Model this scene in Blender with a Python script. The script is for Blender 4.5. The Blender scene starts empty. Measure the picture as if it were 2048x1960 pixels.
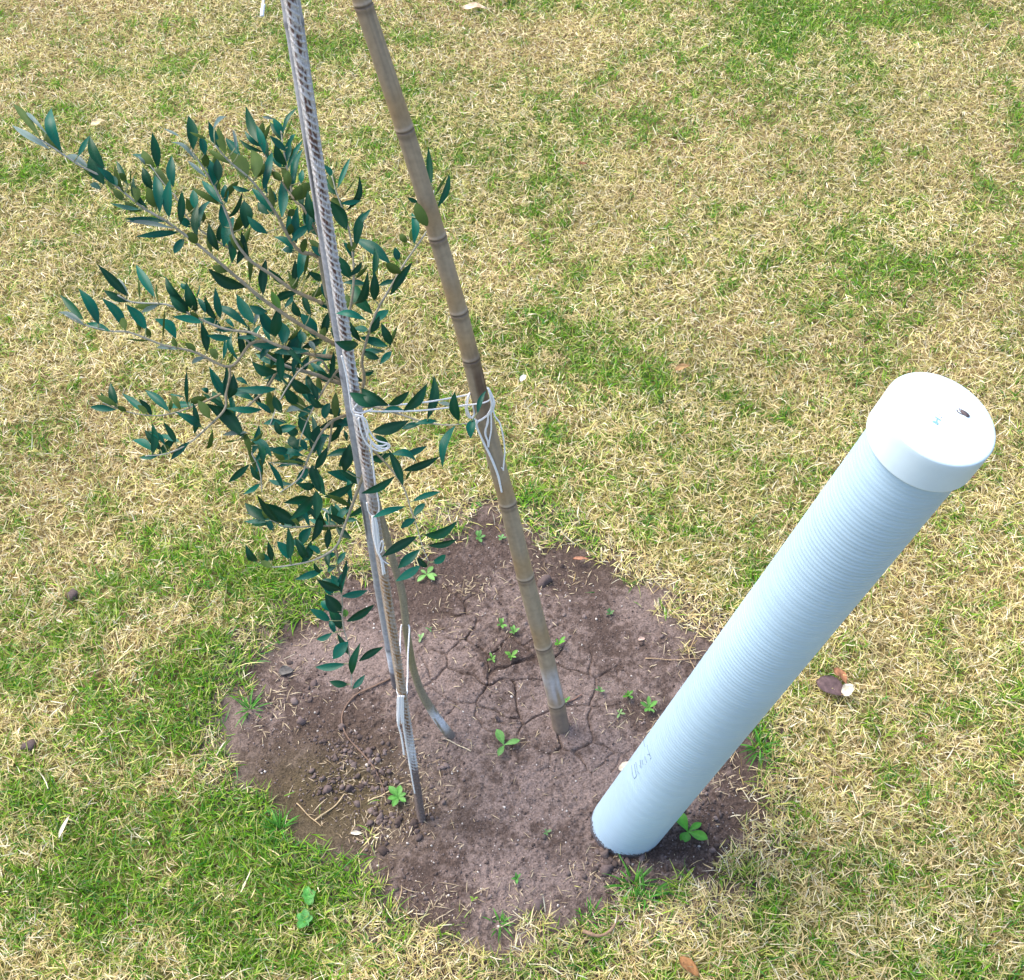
import bpy, math, random
import numpy as np
from mathutils import Vector, Matrix
random.seed(7); rng = np.random.default_rng(11)
scene = bpy.context.scene
COL = scene.collection

# ------------------------------------------------------------------ camera
CAMH = 1.65; PITCH = math.radians(50.0); FPX = 2950.0
cam_data = bpy.data.cameras.new('camera'); cam = bpy.data.objects.new('camera', cam_data); COL.objects.link(cam)
cam.location = (0, 0, CAMH); cam.rotation_euler = (math.radians(90) - PITCH, 0, 0)
cam_data.sensor_fit = 'HORIZONTAL'; cam_data.sensor_width = 36.0; cam_data.lens = FPX / 2048 * 36.0
cam_data.clip_start = 0.02; cam_data.clip_end = 1000
scene.camera = cam
# ------------------------------------------------------------------ light
SUN_EL = math.radians(58); SUN_AZ = math.radians(-62)      # azimuth from +Y towards +X
world = bpy.data.worlds.new('World'); scene.world = world; world.use_nodes = True
wn = world.node_tree.nodes; wl = world.node_tree.links; wn.clear()
sky = wn.new('ShaderNodeTexSky'); sky.sky_type = 'NISHITA'; sky.sun_disc = False
sky.sun_elevation = SUN_EL; sky.sun_rotation = SUN_AZ; sky.air_density = 1.0; sky.dust_density = 3.0; sky.ozone_density = 1.0
bg = wn.new('ShaderNodeBackground'); bg.inputs[1].default_value = 0.15
wo = wn.new('ShaderNodeOutputWorld'); wl.new(sky.outputs[0], bg.inputs[0]); wl.new(bg.outputs[0], wo.inputs[0])
sd = bpy.data.lights.new('sun', 'SUN'); sun = bpy.data.objects.new('sun', sd); COL.objects.link(sun)
sd.energy = 1.45; sd.angle = math.radians(38); sd.color = (1.0, 0.94, 0.82)
dvec = Vector((math.sin(SUN_AZ) * math.cos(SUN_EL), math.cos(SUN_AZ) * math.cos(SUN_EL), math.sin(SUN_EL)))
sun.rotation_euler = dvec.to_track_quat('Z', 'Y').to_euler()
scene.view_settings.view_transform = 'Standard'; scene.view_settings.look = 'None'
scene.view_settings.gamma = 1; scene.view_settings.use_curve_mapping = False
scene.view_settings.exposure = 1.38
scene.render.engine = 'CYCLES'
scene.cycles.max_bounces = 6; scene.cycles.diffuse_bounces = 3; scene.cycles.glossy_bounces = 3
scene.cycles.transmission_bounces = 3

# ------------------------------------------------------------------ helpers
CP, SP = math.cos(PITCH), math.sin(PITCH)
CAM = np.array([0, 0, CAMH]); RT = np.array([1., 0, 0]); FW = np.array([0, CP, -SP]); UP = np.array([0, SP, CP])
def W(px, py, z):
    "world point seen at photo pixel (px,py), z metres deep"
    return CAM + z * ((px - 1024) / FPX * RT + (980 - py) / FPX * UP + FW)
def zg(px, py, h=0.0):
    return (CAMH - h) / (SP - (980 - py) / FPX * CP)
def G(px, py, h=0.0):
    return W(px, py, zg(px, py, h))
def tag(o, label=None, cat=None, group=None, kind=None):
    if label: o['label'] = label
    if cat: o['category'] = cat
    if group: o['group'] = group
    if kind: o['kind'] = kind
    return o
def empty(name, loc):
    o = bpy.data.objects.new(name, None); COL.objects.link(o); o.location = tuple(loc); o.empty_display_size = 0.05
    return o
def mesh_obj(name, verts, faces, mat, parent=None, colors=None, smooth=True, origin=None):
    """verts Nx3 world, faces: list of lists or array (n,k). Parent given by world position."""
    verts = np.asarray(verts, dtype=np.float64)
    po = np.zeros(3)
    if parent is not None:
        q = parent
        while q is not None:
            po += np.array(q.location); q = q.parent
    if origin is None: origin = po if parent is not None else np.zeros(3)
    me = bpy.data.meshes.new(name)
    v = verts - np.asarray(origin)
    if isinstance(faces, np.ndarray): flist = [faces]
    elif len(faces) and isinstance(faces[0], np.ndarray): flist = faces
    else:
        flist = None
    if flist is not None:
        me.vertices.add(len(v)); me.vertices.foreach_set('co', v.astype(np.float32).ravel())
        nl = sum(f.size for f in flist); nf = sum(len(f) for f in flist)
        me.loops.add(nl); me.polygons.add(nf)
        me.loops.foreach_set('vertex_index', np.concatenate([f.ravel() for f in flist]).astype(np.int32))
        tot = np.concatenate([np.full(len(f), f.shape[1]) for f in flist])
        st = np.concatenate([[0], np.cumsum(tot)[:-1]])
        me.polygons.foreach_set('loop_start', st.astype(np.int32))
        me.polygons.foreach_set('loop_total', tot.astype(np.int32))
        me.update(calc_edges=True)
    else:
        me.from_pydata([tuple(a) for a in v], [], faces)
    me.polygons.foreach_set('use_smooth', np.full(len(me.polygons), smooth))
    if colors is not None:
        ca = me.color_attributes.new('col', 'FLOAT_COLOR', 'POINT')
        c = np.ones((len(v), 4), np.float32); c[:, :colors.shape[1]] = colors
        ca.data.foreach_set('color', c.ravel())
    me.materials.append(mat); me.update()
    o = bpy.data.objects.new(name, me); COL.objects.link(o)
    if parent is not None:
        o.parent = parent; o.location = tuple(np.asarray(origin) - po)
    else:
        o.location = tuple(origin)
    return o
def hash2(ix, iy, s):
    n = (ix.astype(np.int64) * 374761393 + iy.astype(np.int64) * 668265263 + s * 974711) & 0x7fffffff
    n = ((n ^ (n >> 13)) * 1274126177) & 0x7fffffff
    n = (n ^ (n >> 16)) & 0xffffff
    return n / float(0xffffff)
def vnoise(x, y, s=0):
    ix = np.floor(x).astype(np.int64); iy = np.floor(y).astype(np.int64)
    fx = x - ix; fy = y - iy; fx = fx * fx * (3 - 2 * fx); fy = fy * fy * (3 - 2 * fy)
    a = hash2(ix, iy, s); b = hash2(ix + 1, iy, s); c = hash2(ix, iy + 1, s); d = hash2(ix + 1, iy + 1, s)
    return (a * (1 - fx) + b * fx) * (1 - fy) + (c * (1 - fx) + d * fx) * fy
def fbm(x, y, s=0, o=4, g=.5):
    t = 0; a = 1; n = 0
    for i in range(o):
        t = t + a * vnoise(x * 2 ** i + i * 17.3, y * 2 ** i - i * 9.1, s + i); n += a; a *= g
    return t / n
def smooth_path(P, n):
    "Catmull-Rom resample, P Nxk -> n points"
    P = np.asarray(P, float)
    if len(P) == 2:
        t = np.linspace(0, 1, n)[:, None]; return P[0] * (1 - t) + P[1] * t
    Q = np.vstack([2 * P[0] - P[1], P, 2 * P[-1] - P[-2]])
    d = np.concatenate([[0], np.cumsum(np.maximum(np.linalg.norm(np.diff(P[:, :3], axis=0), axis=1), 1e-9))])
    out = []
    for t in np.linspace(0, d[-1], n):
        i = min(max(int(np.searchsorted(d, t, side='right')) - 1, 0), len(P) - 2)
        f = (t - d[i]) / (d[i + 1] - d[i]); p0, p1, p2, p3 = Q[i], Q[i + 1], Q[i + 2], Q[i + 3]
        out.append(.5 * (2 * p1 + (p2 - p0) * f + (2 * p0 - 5 * p1 + 4 * p2 - p3) * f * f + (3 * p1 - p0 - 3 * p2 + p3) * f ** 3))
    return np.array(out)
def frames(P):
    T = np.gradient(P, axis=0); T /= np.linalg.norm(T, axis=1)[:, None] + 1e-12
    ref = np.array([0.0, -1.0, 0.3]); A = []; B = []
    a = np.cross(T[0], ref); a /= np.linalg.norm(a)
    for t in T:
        a = a - t * a.dot(t); a /= np.linalg.norm(a) + 1e-12
        A.append(a); B.append(np.cross(t, a))
    return T, np.array(A), np.array(B)
def tube(P, R, seg=8, cap=True):
    "returns verts, [quads, caps] ; R scalar, (n,), or (n,seg)"
    P = np.asarray(P); n = len(P); T, A, B = frames(P)
    R = np.asarray(R, float)
    if R.ndim == 0: R = np.full((n, seg), float(R))
    elif R.ndim == 1: R = np.repeat(R[:, None], seg, 1)
    th = np.linspace(0, 2 * np.pi, seg, endpoint=False)
    V = P[:, None, :] + R[:, :, None] * (np.cos(th)[None, :, None] * A[:, None, :] + np.sin(th)[None, :, None] * B[:, None, :])
    V = V.reshape(-1, 3)
    i = np.arange(n - 1)[:, None] * seg; j = np.arange(seg)[None, :]; k = (j + 1) % seg
    F = np.stack([i + j, i + k, i + seg + k, i + seg + j], -1).reshape(-1, 4)
    fl = [F]
    if cap: fl.append(np.array([list(range(seg))[::-1], [(n - 1) * seg + q for q in range(seg)]]))
    return V, fl
class MB:
    def __init__(s): s.v = []; s.f = {}; s.n = 0; s.c = []
    def add(s, V, F, col=None):
        V = np.asarray(V, float)
        if not isinstance(F, list): F = [F]
        for f in F:
            f = np.asarray(f)
            s.f.setdefault(f.shape[1], []).append(f + s.n)
        s.v.append(V); s.n += len(V)
        if col is not None:
            c = np.asarray(col, float)
            if c.ndim == 1: c = np.repeat(c[None], len(V), 0)
            s.c.append(c)
    def build(s, name, mat, parent=None, smooth=True, origin=None):
        fl = [np.concatenate(x) for x in s.f.values()]
        return mesh_obj(name, np.concatenate(s.v), fl, mat, parent, np.concatenate(s.c) if s.c else None, smooth, origin)

# ------------------------------------------------------------------ materials
def newmat(name):
    m = bpy.data.materials.new(name); m.use_nodes = True
    nt = m.node_tree; b = nt.nodes['Principled BSDF']
    return m, nt, b
def N(nt, t, **kw):
    n = nt.nodes.new(t)
    for k, v in kw.items():
        if k.startswith('i_'): n.inputs[k[2:].replace('_', ' ')].default_value = v
        else: setattr(n, k, v)
    return n
def noise_bump(nt, b, scale=300, strength=.3, dist=.001, detail=4, coord='Object'):
    tc = N(nt, 'ShaderNodeTexCoord'); no = N(nt, 'ShaderNodeTexNoise'); no.inputs['Scale'].default_value = scale; no.inputs['Detail'].default_value = detail
    nt.links.new(tc.outputs[coord], no.inputs['Vector'])
    bp = N(nt, 'ShaderNodeBump'); bp.inputs['Strength'].default_value = strength; bp.inputs['Distance'].default_value = dist
    nt.links.new(no.outputs['Fac'], bp.inputs['Height']); nt.links.new(bp.outputs[0], b.inputs['Normal'])
    return no, tc
def attr_mat(name, rough=.7, spec=.3, noise_amt=.25, nscale=200, bump=.3, bdist=.001, trans=0, coat=0):
    "base colour = vertex colour 'col' modulated by a noise"
    m, nt, b = newmat(name); L = nt.links
    at = N(nt, 'ShaderNodeVertexColor'); at.layer_name = 'col'
    no, tc = noise_bump(nt, b, nscale, bump, bdist)
    mr = N(nt, 'ShaderNodeMapRange'); mr.inputs[1].default_value = .3; mr.inputs[2].default_value = .7
    mr.inputs[3].default_value = 1 - noise_amt; mr.inputs[4].default_value = 1 + noise_amt
    L.new(no.outputs['Fac'], mr.inputs[0])
    mx = N(nt, 'ShaderNodeMix', data_type='RGBA', blend_type='MULTIPLY'); mx.inputs[0].default_value = 1
    L.new(at.outputs['Color'], mx.inputs[6]); L.new(mr.outputs[0], mx.inputs[7]); L.new(mx.outputs[2], b.inputs['Base Color'])
    b.inputs['Roughness'].default_value = rough; b.inputs['Specular IOR Level'].default_value = spec
    if trans:
        tr = N(nt, 'ShaderNodeBsdfTranslucent'); L.new(mx.outputs[2], tr.inputs[0])
        ms = N(nt, 'ShaderNodeMixShader'); ms.inputs[0].default_value = trans
        out = nt.nodes['Material Output']
        L.new(b.outputs[0], ms.inputs[1]); L.new(tr.outputs[0], ms.inputs[2]); L.new(ms.outputs[0], out.inputs[0])
    return m
M_grass = attr_mat('grass_blades', .55, .35, 0.0, 100, 0, trans=.25)
M_soil = attr_mat('dry_soil', .95, .15, .42, 420, 1.0, .0022)
M_crumb = attr_mat('soil_crumb', .95, .12, .2, 500, .8, .0006)
M_wood = attr_mat('stake_wood', .7, .3, .18, 220, .35, .0006)
M_bamboo = attr_mat('bamboo_cane', .55, .35, .12, 160, .25, .0005)
M_rebar = attr_mat('painted_rebar', .7, .3, .25, 700, .5, .0005)
M_bark = attr_mat('olive_bark', .8, .25, .2, 400, .5, .0006)
M_twine = attr_mat('white_twine', .85, .2, .12, 1500, .6, .0005)
M_leaf_dead = attr_mat('dead_leaf', .75, .3, .25, 180, .4, .0008, trans=.15)
M_weed = attr_mat('weed_leaf', .5, .4, .12, 300, .25, .0006, trans=.25)
# lawn floor
M_ground, nt, b = newmat('lawn_floor'); L = nt.links
tc = N(nt, 'ShaderNodeTexCoord'); n1 = N(nt, 'ShaderNodeTexNoise'); n1.inputs['Scale'].default_value = 2.5; n1.inputs['Detail'].default_value = 5
n2 = N(nt, 'ShaderNodeTexNoise'); n2.inputs['Scale'].default_value = 130; n2.inputs['Detail'].default_value = 6
L.new(tc.outputs['Object'], n1.inputs['Vector']); L.new(tc.outputs['Object'], n2.inputs['Vector'])
r1 = N(nt, 'ShaderNodeValToRGB'); r1.color_ramp.elements[0].position = .35; r1.color_ramp.elements[0].color = (.10, .14, .02, 1)
r1.color_ramp.elements[1].position = .6; r1.color_ramp.elements[1].color = (.22, .17, .08, 1)
r2 = N(nt, 'ShaderNodeValToRGB'); r2.color_ramp.elements[0].position = .35; r2.color_ramp.elements[0].color = (.45, .4, .35, 1)
r2.color_ramp.elements[1].position = .7; r2.color_ramp.elements[1].color = (1.3, 1.25, 1.1, 1)
L.new(n1.outputs['Fac'], r1.inputs[0]); L.new(n2.outputs['Fac'], r2.inputs[0])
mx = N(nt, 'ShaderNodeMix', data_type='RGBA', blend_type='MULTIPLY'); mx.inputs[0].default_value = 1
L.new(r1.outputs[0], mx.inputs[6]); L.new(r2.outputs[0], mx.inputs[7]); L.new(mx.outputs[2], b.inputs['Base Color'])
bp = N(nt, 'ShaderNodeBump'); bp.inputs['Distance'].default_value = .006; bp.inputs['Strength'].default_value = .8
L.new(n2.outputs['Fac'], bp.inputs['Height']); L.new(bp.outputs[0], b.inputs['Normal']); b.inputs['Roughness'].default_value = .95
# olive leaf: deep green glossy top, olive matt underside, paler midrib stays in geometry colour
M_leaf, nt, b = newmat('olive_leaf'); L = nt.links
at = N(nt, 'ShaderNodeVertexColor'); at.layer_name = 'col'
ge = N(nt, 'ShaderNodeNewGeometry')
und = N(nt, 'ShaderNodeMix', data_type='RGBA', blend_type='MIX'); und.inputs[6].default_value = (.17, .19, .075, 1)
und.inputs[7].default_value = (.17, .19, .075, 1)
tcn = N(nt, 'ShaderNodeTexCoord'); nn = N(nt, 'ShaderNodeTexNoise'); nn.inputs['Scale'].default_value = 90
L.new(tcn.outputs['Object'], nn.inputs['Vector']); und.inputs[7].default_value = (.060, .105, .018, 1); und.inputs[6].default_value = (.030, .065, .010, 1)
L.new(nn.outputs['Fac'], und.inputs[0])
mxl = N(nt, 'ShaderNodeMix', data_type='RGBA', blend_type='MIX')
L.new(ge.outputs['Backfacing'], mxl.inputs[0]); L.new(at.outputs['Color'], mxl.inputs[6]); L.new(und.outputs[2], mxl.inputs[7])
L.new(mxl.outputs[2], b.inputs['Base Color'])
mr = N(nt, 'ShaderNodeMapRange'); mr.inputs[3].default_value = .40; mr.inputs[4].default_value = .7
L.new(ge.outputs['Backfacing'], mr.inputs[0]); L.new(mr.outputs[0], b.inputs['Roughness'])
b.inputs['Specular IOR Level'].default_value = .24
tr = N(nt, 'ShaderNodeBsdfTranslucent'); L.new(mxl.outputs[2], tr.inputs[0])
ms = N(nt, 'ShaderNodeMixShader'); ms.inputs[0].default_value = .12
L.new(b.outputs[0], ms.inputs[1]); L.new(tr.outputs[0], ms.inputs[2]); L.new(ms.outputs[0], nt.nodes['Material Output'].inputs[0])

# ------------------------------------------------------------------ bed outline (bare earth round the tree)
BED_PX = [(470,1420),(500,1365),(525,1310),(575,1285),(610,1255),(645,1215),(690,1170),(755,1130),(830,1112),(872,1085),(940,1052),(1010,1050),
 (1080,1072),(1150,1125),(1230,1155),(1290,1195),(1345,1240),(1405,1290),(1450,1370),(1478,1450),(1490,1530),(1503,1600),(1490,1655),(1455,1730),
 (1385,1768),(1300,1782),(1245,1805),(1190,1850),(1085,1840),(960,1884),(885,1870),(822,1842),(770,1792),(742,1722),(700,1680),(640,1650),
 (590,1620),(545,1565),(500,1535),(478,1475)]
BED = np.array([G(x, y)[:2] for x, y in BED_PX])
def bed_sd(X, Y):
    "signed distance to the bed outline, negative inside"
    X = np.asarray(X); Y = np.asarray(Y); d = np.full(X.shape, 1e9); ins = np.zeros(X.shape, bool)
    n = len(BED)
    for i in range(n):
        a = BED[i]; c = BED[(i + 1) % n]; e = c - a
        t = np.clip(((X - a[0]) * e[0] + (Y - a[1]) * e[1]) / (e @ e), 0, 1)
        d = np.minimum(d, np.hypot(X - a[0] - t * e[0], Y - a[1] - t * e[1]))
        cond = (a[1] > Y) != (c[1] > Y)
        with np.errstate(divide='ignore', invalid='ignore'):
            xi = (c[0] - a[0]) * (Y - a[1]) / (c[1] - a[1]) + a[0]
        ins ^= cond & (X < xi)
    return np.where(ins, -d, d)
def lawn_h(X, Y):
    return (fbm(X * 3.1, Y * 3.1, 5, 3) - .5) * .02

# ------------------------------------------------------------------ ground sheet
def axis(lo, hi, step, far):
    a = list(np.arange(lo, hi, step)); s = step; x = a[-1]
    while x < far: s *= 1.35; x += s; a.append(x)
    s = step; x = a[0]
    while x > -far: s *= 1.35; x -= s; a.insert(0, x)
    return np.array(a)
gx = axis(-1.6, 1.6, .03, 400); gy = axis(.2, 3.6, .03, 400)
GX, GY = np.meshgrid(gx, gy); sdg = bed_sd(GX, GY)
near = np.exp(-((GX / 4) ** 2 + ((GY - 1.5) / 4) ** 2))
GZ = lawn_h(GX, GY) * near - .04 * (1 / (1 + np.exp((sdg - .025) / .008))) - .004
nx = len(gx); ny = len(gy); i = np.arange(ny - 1)[:, None] * nx + np.arange(nx - 1)[None]
F = np.stack([i, i + 1, i + nx + 1, i + nx], -1).reshape(-1, 4)
g = mesh_obj('ground', np.stack([GX, GY, GZ], -1).reshape(-1, 3), F, M_ground)
tag(g, kind='structure')

# ------------------------------------------------------------------ soil bed
st = .0013
bx = np.arange(BED[:, 0].min() - .09, BED[:, 0].max() + .09, st); by = np.arange(BED[:, 1].min() - .09, BED[:, 1].max() + .09, st)
X, Y = np.meshgrid(bx, by); SD = bed_sd(X, Y)
def soil_h(X, Y, SD):
    wx = X + (fbm(X * 22, Y * 22, 31, 3) - .5) * .03; wy = Y + (fbm(X * 22, Y * 22, 47, 3) - .5) * .03
    cs = .046
    cx = wx / cs; cy = wy / cs; ix = np.floor(cx); iy = np.floor(cy); f1 = np.full(X.shape, 9.); f2 = np.full(X.shape, 9.)
    for dx in (-1, 0, 1):
        for dy in (-1, 0, 1):
            jx = ix + dx; jy = iy + dy
            ax = jx + hash2(jx, jy, 91); ay = jy + hash2(jx, jy, 57)
            d = np.hypot(cx - ax, cy - ay)
            f2 = np.where(d < f1, f1, np.minimum(f2, d)); f1 = np.minimum(f1, d)
    edge = (f2 - f1) * cs
    c0 = G(1020, 1370); c1 = G(1230, 1500); c2 = G(930, 1180)
    m = np.exp(-(((X - c0[0]) / .12) ** 2 + ((Y - c0[1]) / .10) ** 2)) + .6 * np.exp(-(((X - c1[0]) / .07) ** 2 + ((Y - c1[1]) / .05) ** 2)) \
        + .45 * np.exp(-(((X - c2[0]) / .08) ** 2 + ((Y - c2[1]) / .07) ** 2))
    m = np.clip(m * 1.15 + (fbm(X * 14, Y * 14, 3, 3) - .5) * 1.1, 0, 1)
    crack = np.exp(-(edge / (.0009 + .0009 * m)) ** 2) * np.clip(m * 1.5 - .35, 0, 1)
    rough = .35 + .9 * np.clip(fbm(X * 7, Y * 7, 71, 3) * 2 - .75, 0, 1)
    h = (fbm(X * 9, Y * 9, 13, 3) - .5) * .016 + (fbm(X * 60, Y * 60, 23, 3) - .5) * .008 * rough + (fbm(X * 200, Y * 200, 29, 3) - .5) * .0062 * rough
    # a shallow ditch lower left with loose earth, low mound round the trunk
    dpt = G(690, 1600); h -= .010 * np.exp(-(((X - dpt[0]) / .10) ** 2 + ((Y - dpt[1]) / .045) ** 2))
    dpt = G(880, 1400); h += .007 * np.exp(-(((X - dpt[0]) / .12) ** 2 + ((Y - dpt[1]) / .1) ** 2))
    h -= crack * .0065
    kk = 1 / (1 + np.exp(-(SD - .002) / .006)); h = (h + .002 - .004 * np.exp(-(SD / .02) ** 2)) * (1 - kk) + kk * (lawn_h(X, Y) - .0025 + (fbm(X * 60, Y * 60, 23, 3) - .5) * .004)
    h -= .02 / (1 + np.exp(-(SD - .075) / .006))
    return h, m, crack
Z, cm, crk = soil_h(X, Y, SD)
def soil_z(x, y):
    a = np.array([[x]]); bb = np.array([[y]])
    return float(soil_h(a, bb, bed_sd(a, bb))[0][0, 0])
tone = fbm(X * 11, Y * 11, 83, 4); fine = fbm(X * 120, Y * 120, 7, 2)
cA = np.array([.078, .055, .046]); cB = np.array([.190, .144, .128]); cC = np.array([.085, .066, .034])
k = np.clip((tone - .40) * 3.2 + (cm - .3) * .35 + (fine - .5) * 1.3 + (fbm(X * 300, Y * 300, 777, 2) - .5) * 1.1 + np.clip(Z * 30, -.15, .2), 0, 1)[..., None]
col = cA * (1 - k) + cB * k
o1 = G(650, 1600); om = np.clip(1.3 * np.exp(-(((X - o1[0]) / .11) ** 2 + ((Y - o1[1]) / .07) ** 2)) * (.4 + tone), 0, .85)[..., None]
col = col * (1 - om) + cC * om
em = np.clip(1 + SD / .05, 0, 1)[..., None] * .2
col = col * (1 - em) + np.array([.07, .052, .04]) * em
nx = len(bx); ny = len(by); i = (np.arange(ny - 1)[:, None] * nx + np.arange(nx - 1)[None])
keep = (SD[:-1, :-1] < .085)
F = np.stack([i, i + 1, i + nx + 1, i + nx], -1)[keep]
V = np.stack([X, Y, Z], -1).reshape(-1, 3)
used = np.unique(F); remap = np.full(len(V), -1); remap[used] = np.arange(len(used))
o = mesh_obj('soil_bed', V[used], remap[F], M_soil, colors=col.reshape(-1, 3)[used])
tag(o, kind='structure')

# ------------------------------------------------------------------ grass
def green_field(X, Y):
    d = CP * Y + SP * CAMH
    PX = 1024 + FPX * X / d; PY = 980 - FPX * (SP * Y - CP * CAMH) / d
    base = .245 + .5 * np.clip(fbm(X * 3.3 + 5, Y * 3.3, 101, 4) - .5, -.2, 1) + 1.15 * np.clip(fbm(X * 17, Y * 17, 131, 3) - .55, -.22, 1) + 2.3 * np.clip(fbm(X * 52, Y * 46, 137, 3) - .55, -.22, 1)
    PT = [(1420,150,320,110,.10),(1800,470,300,110,.12),(1080,620,220,160,.08),(170,350,230,110,.08),(1500,600,260,120,.06),(1800,1800,250,150,.05),(150,1650,260,200,.08),(690,100,120,50,.8),(640,110,60,30,.3),(1560,50,140,65,.85),(1780,10,210,35,.75),(1450,190,230,90,.3),(2035,250,40,70,.7),(1130,250,60,25,.35),
     (730,285,110,32,.45),(1040,8,130,22,.5),(1860,540,190,70,.40),(1540,490,90,45,.2),(1100,510,70,85,.35),(1050,665,70,60,.5),(1270,760,80,70,.5),
     (1150,720,110,70,.4),(1700,560,160,80,.2),(940,900,130,60,.45),(1060,970,70,80,.5),(1090,1020,60,40,.4),(460,1155,150,55,.95),(590,1190,60,60,.9),
     (430,1270,150,60,.35),(260,1430,200,60,.6),(400,1390,110,90,.75),(90,1330,80,60,.4),(440,1640,200,110,.9),(540,1690,140,90,.9),(640,1740,90,80,.9),
     (160,1750,170,90,.65),(60,1600,90,60,.45),(330,1860,260,80,.45),(620,1880,130,60,.45),(1300,1760,70,45,.9),(1720,1770,90,60,.55),(1560,1820,70,60,.5),
     (1300,1930,260,35,.35),(1880,1940,160,45,.35),(1660,1310,60,45,.55),(1790,1560,80,35,.35),(1540,1500,40,60,.7),(130,250,140,30,.35),(130,330,120,40,.25),
     (20,350,60,50,.45),(250,1010,60,25,.35),(1490,1180,60,35,.4),(1250,1020,80,40,.3),(1520,1050,80,40,.2),(760,480,60,80,.2),(300,560,80,30,.2),(1340,1080,70,30,.3)]
    for (x, y, rx, ry, s) in PT:
        base = base + s * np.exp(-((PX - x) / rx) ** 2 - ((PY - y) / ry) ** 2)
    DR = [(480,1450,100,35,.7),(120,1440,120,40,.4),(370,1390,90,30,.3),(300,1570,200,30,.35),(850,1930,140,40,.8),(1450,1860,120,50,.3),(1250,1150,120,30,.3),(1750,1150,200,100,.25),
     (1700,1450,150,90,.25),(300,700,250,160,.18),(420,1250,80,25,.5),(1100,100,150,60,.25),(1250,380,120,60,.2),(1880,220,120,100,.35),(1960,760,100,100,.25),(1150,830,80,60,.2)]
    for (x, y, rx, ry, s) in DR:
        base = base - s * np.exp(-((PX - x) / rx) ** 2 - ((PY - y) / ry) ** 2)
    return np.clip(base, 0.02, 1), PX, PY
def make_grass(NB):
    y = .42 + 2.95 * rng.random(NB * 2) ** 1.12; x = (rng.random(NB * 2) * 2 - 1) * 1.45
    d = CP * y + SP * CAMH
    ok = np.abs(x) < .36 * d + .10
    x = x[ok]; y = y[ok]
    sdv = bed_sd(x, y) + (fbm(x * 30, y * 30, 211, 4) - .5) * .11 - .004
    ok = (sdv > 0) & (rng.random(len(x)) < np.clip(.45 + sdv / .02, 0, 1)) | (rng.random(len(x)) < .02 * np.exp(sdv / .02))
    x = x[ok][:NB]; y = y[ok][:NB]; sdv = sdv[ok][:NB]; n = len(x)
    gf, PX, PY = green_field(x, y)
    green = rng.random(n) < gf * .92
    clump = fbm(x * 45, y * 45, 301, 2)
    az = rng.random(n) * 2 * np.pi + 2.2 * (fbm(x * 12, y * 12, 401, 2) - .5)
    tilt = np.where(green, rng.uniform(.35, 1.2, n), rng.normal(.42, .35, n))
    tilt = np.clip(tilt, -.05, 1.35)
    ln = np.where(green, rng.uniform(.012, .027, n), rng.uniform(.007, .024, n)) * (0.75 + .5 * clump) * np.clip(1.12 - .16 * (y - .6), .72, 1.12)
    lo = rng.random(n) < .012; ln = np.where(lo, ln * 1.6, ln)
    wd = np.where(green, rng.uniform(.0009, .0018, n), rng.uniform(.0006, .0016, n)) * 1.0
    zb = lawn_h(x, y) - .004 + rng.uniform(0, .009, n) * np.where(green, .7, 1.25) * np.clip(.35 + sdv / .04, .3, 1)
    curl = rng.normal(0, .55, n) - np.where(green, .5, .35); side = rng.normal(0, .35, n)
    rows = 4; V = np.zeros((n, 7, 3)); P = np.stack([x, y, zb], -1).copy(); vi = 0
    tw = rng.uniform(-1.2, 1.2, n)
    for r in range(rows):
        f = r / (rows - 1)
        a = az + side * f; e = tilt + curl * f
        dr = np.stack([np.cos(a) * np.cos(e), np.sin(a) * np.cos(e), np.sin(e)], -1)
        if r > 0: P = P + dr * (ln / (rows - 1))[:, None]
        P[:, 2] = np.maximum(P[:, 2], zb - .003)
        sv = np.stack([-np.sin(a), np.cos(a), np.zeros(n)], -1); uv = np.cross(sv, dr)
        sv = sv * np.cos(tw)[:, None] + uv * np.sin(tw)[:, None]
        w = wd * [.7, 1, .75, 0][r] * .5
        if r < 3:
            V[:, vi] = P - sv * w[:, None]; V[:, vi + 1] = P + sv * w[:, None]; vi += 2
        else: V[:, vi] = P
    base = (np.arange(n) * 7)[:, None]
    Q = np.concatenate([base + np.array([[0, 1, 3, 2]]), base + np.array([[2, 3, 5, 4]])]); T = base + np.array([[4, 5, 6]])
    dry = np.array([[.78, .65, .37], [.62, .48, .25], [.92, .84, .62], [.40, .29, .11], [.70, .63, .28], [.54, .51, .16]])
    grn = np.array([[.14, .34, .012], [.08, .22, .010], [.25, .42, .03], [.05, .22, .03], [.36, .46, .08]])
    mid = np.array([.46, .49, .10])
    c = dry[rng.choice(6, n, p=[.28, .22, .16, .12, .12, .10])]
    yel = rng.random(n) < .16 + .5 * gf; c = np.where(yel[:, None], c * .45 + mid * .55, c)
    cg = grn[rng.choice(5, n, p=[.3, .25, .2, .12, .13])]
    c = np.where(green[:, None], cg, c)
    c = c * rng.uniform(.75, 1.2, n)[:, None] * (0.85 + .35 * fbm(x * 6, y * 6, 501, 3))[:, None]
    col = np.repeat(c[:, None], 7, 1)
    gm = green & (rng.random(n) < .35)      # straw-coloured tips on some green blades
    col[gm, 4:] = col[gm, 4:] * .4 + np.array([.5, .44, .24]) * .6
    o = mesh_obj('lawn_grass', V.reshape(-1, 3), [Q, T], M_grass, colors=col.reshape(-1, 3), smooth=True)
    tag(o, 'short patchy lawn, straw coloured dry blades mixed with green tufts, all round the bare soil', 'grass', kind='stuff')
make_grass(600000)

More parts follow.
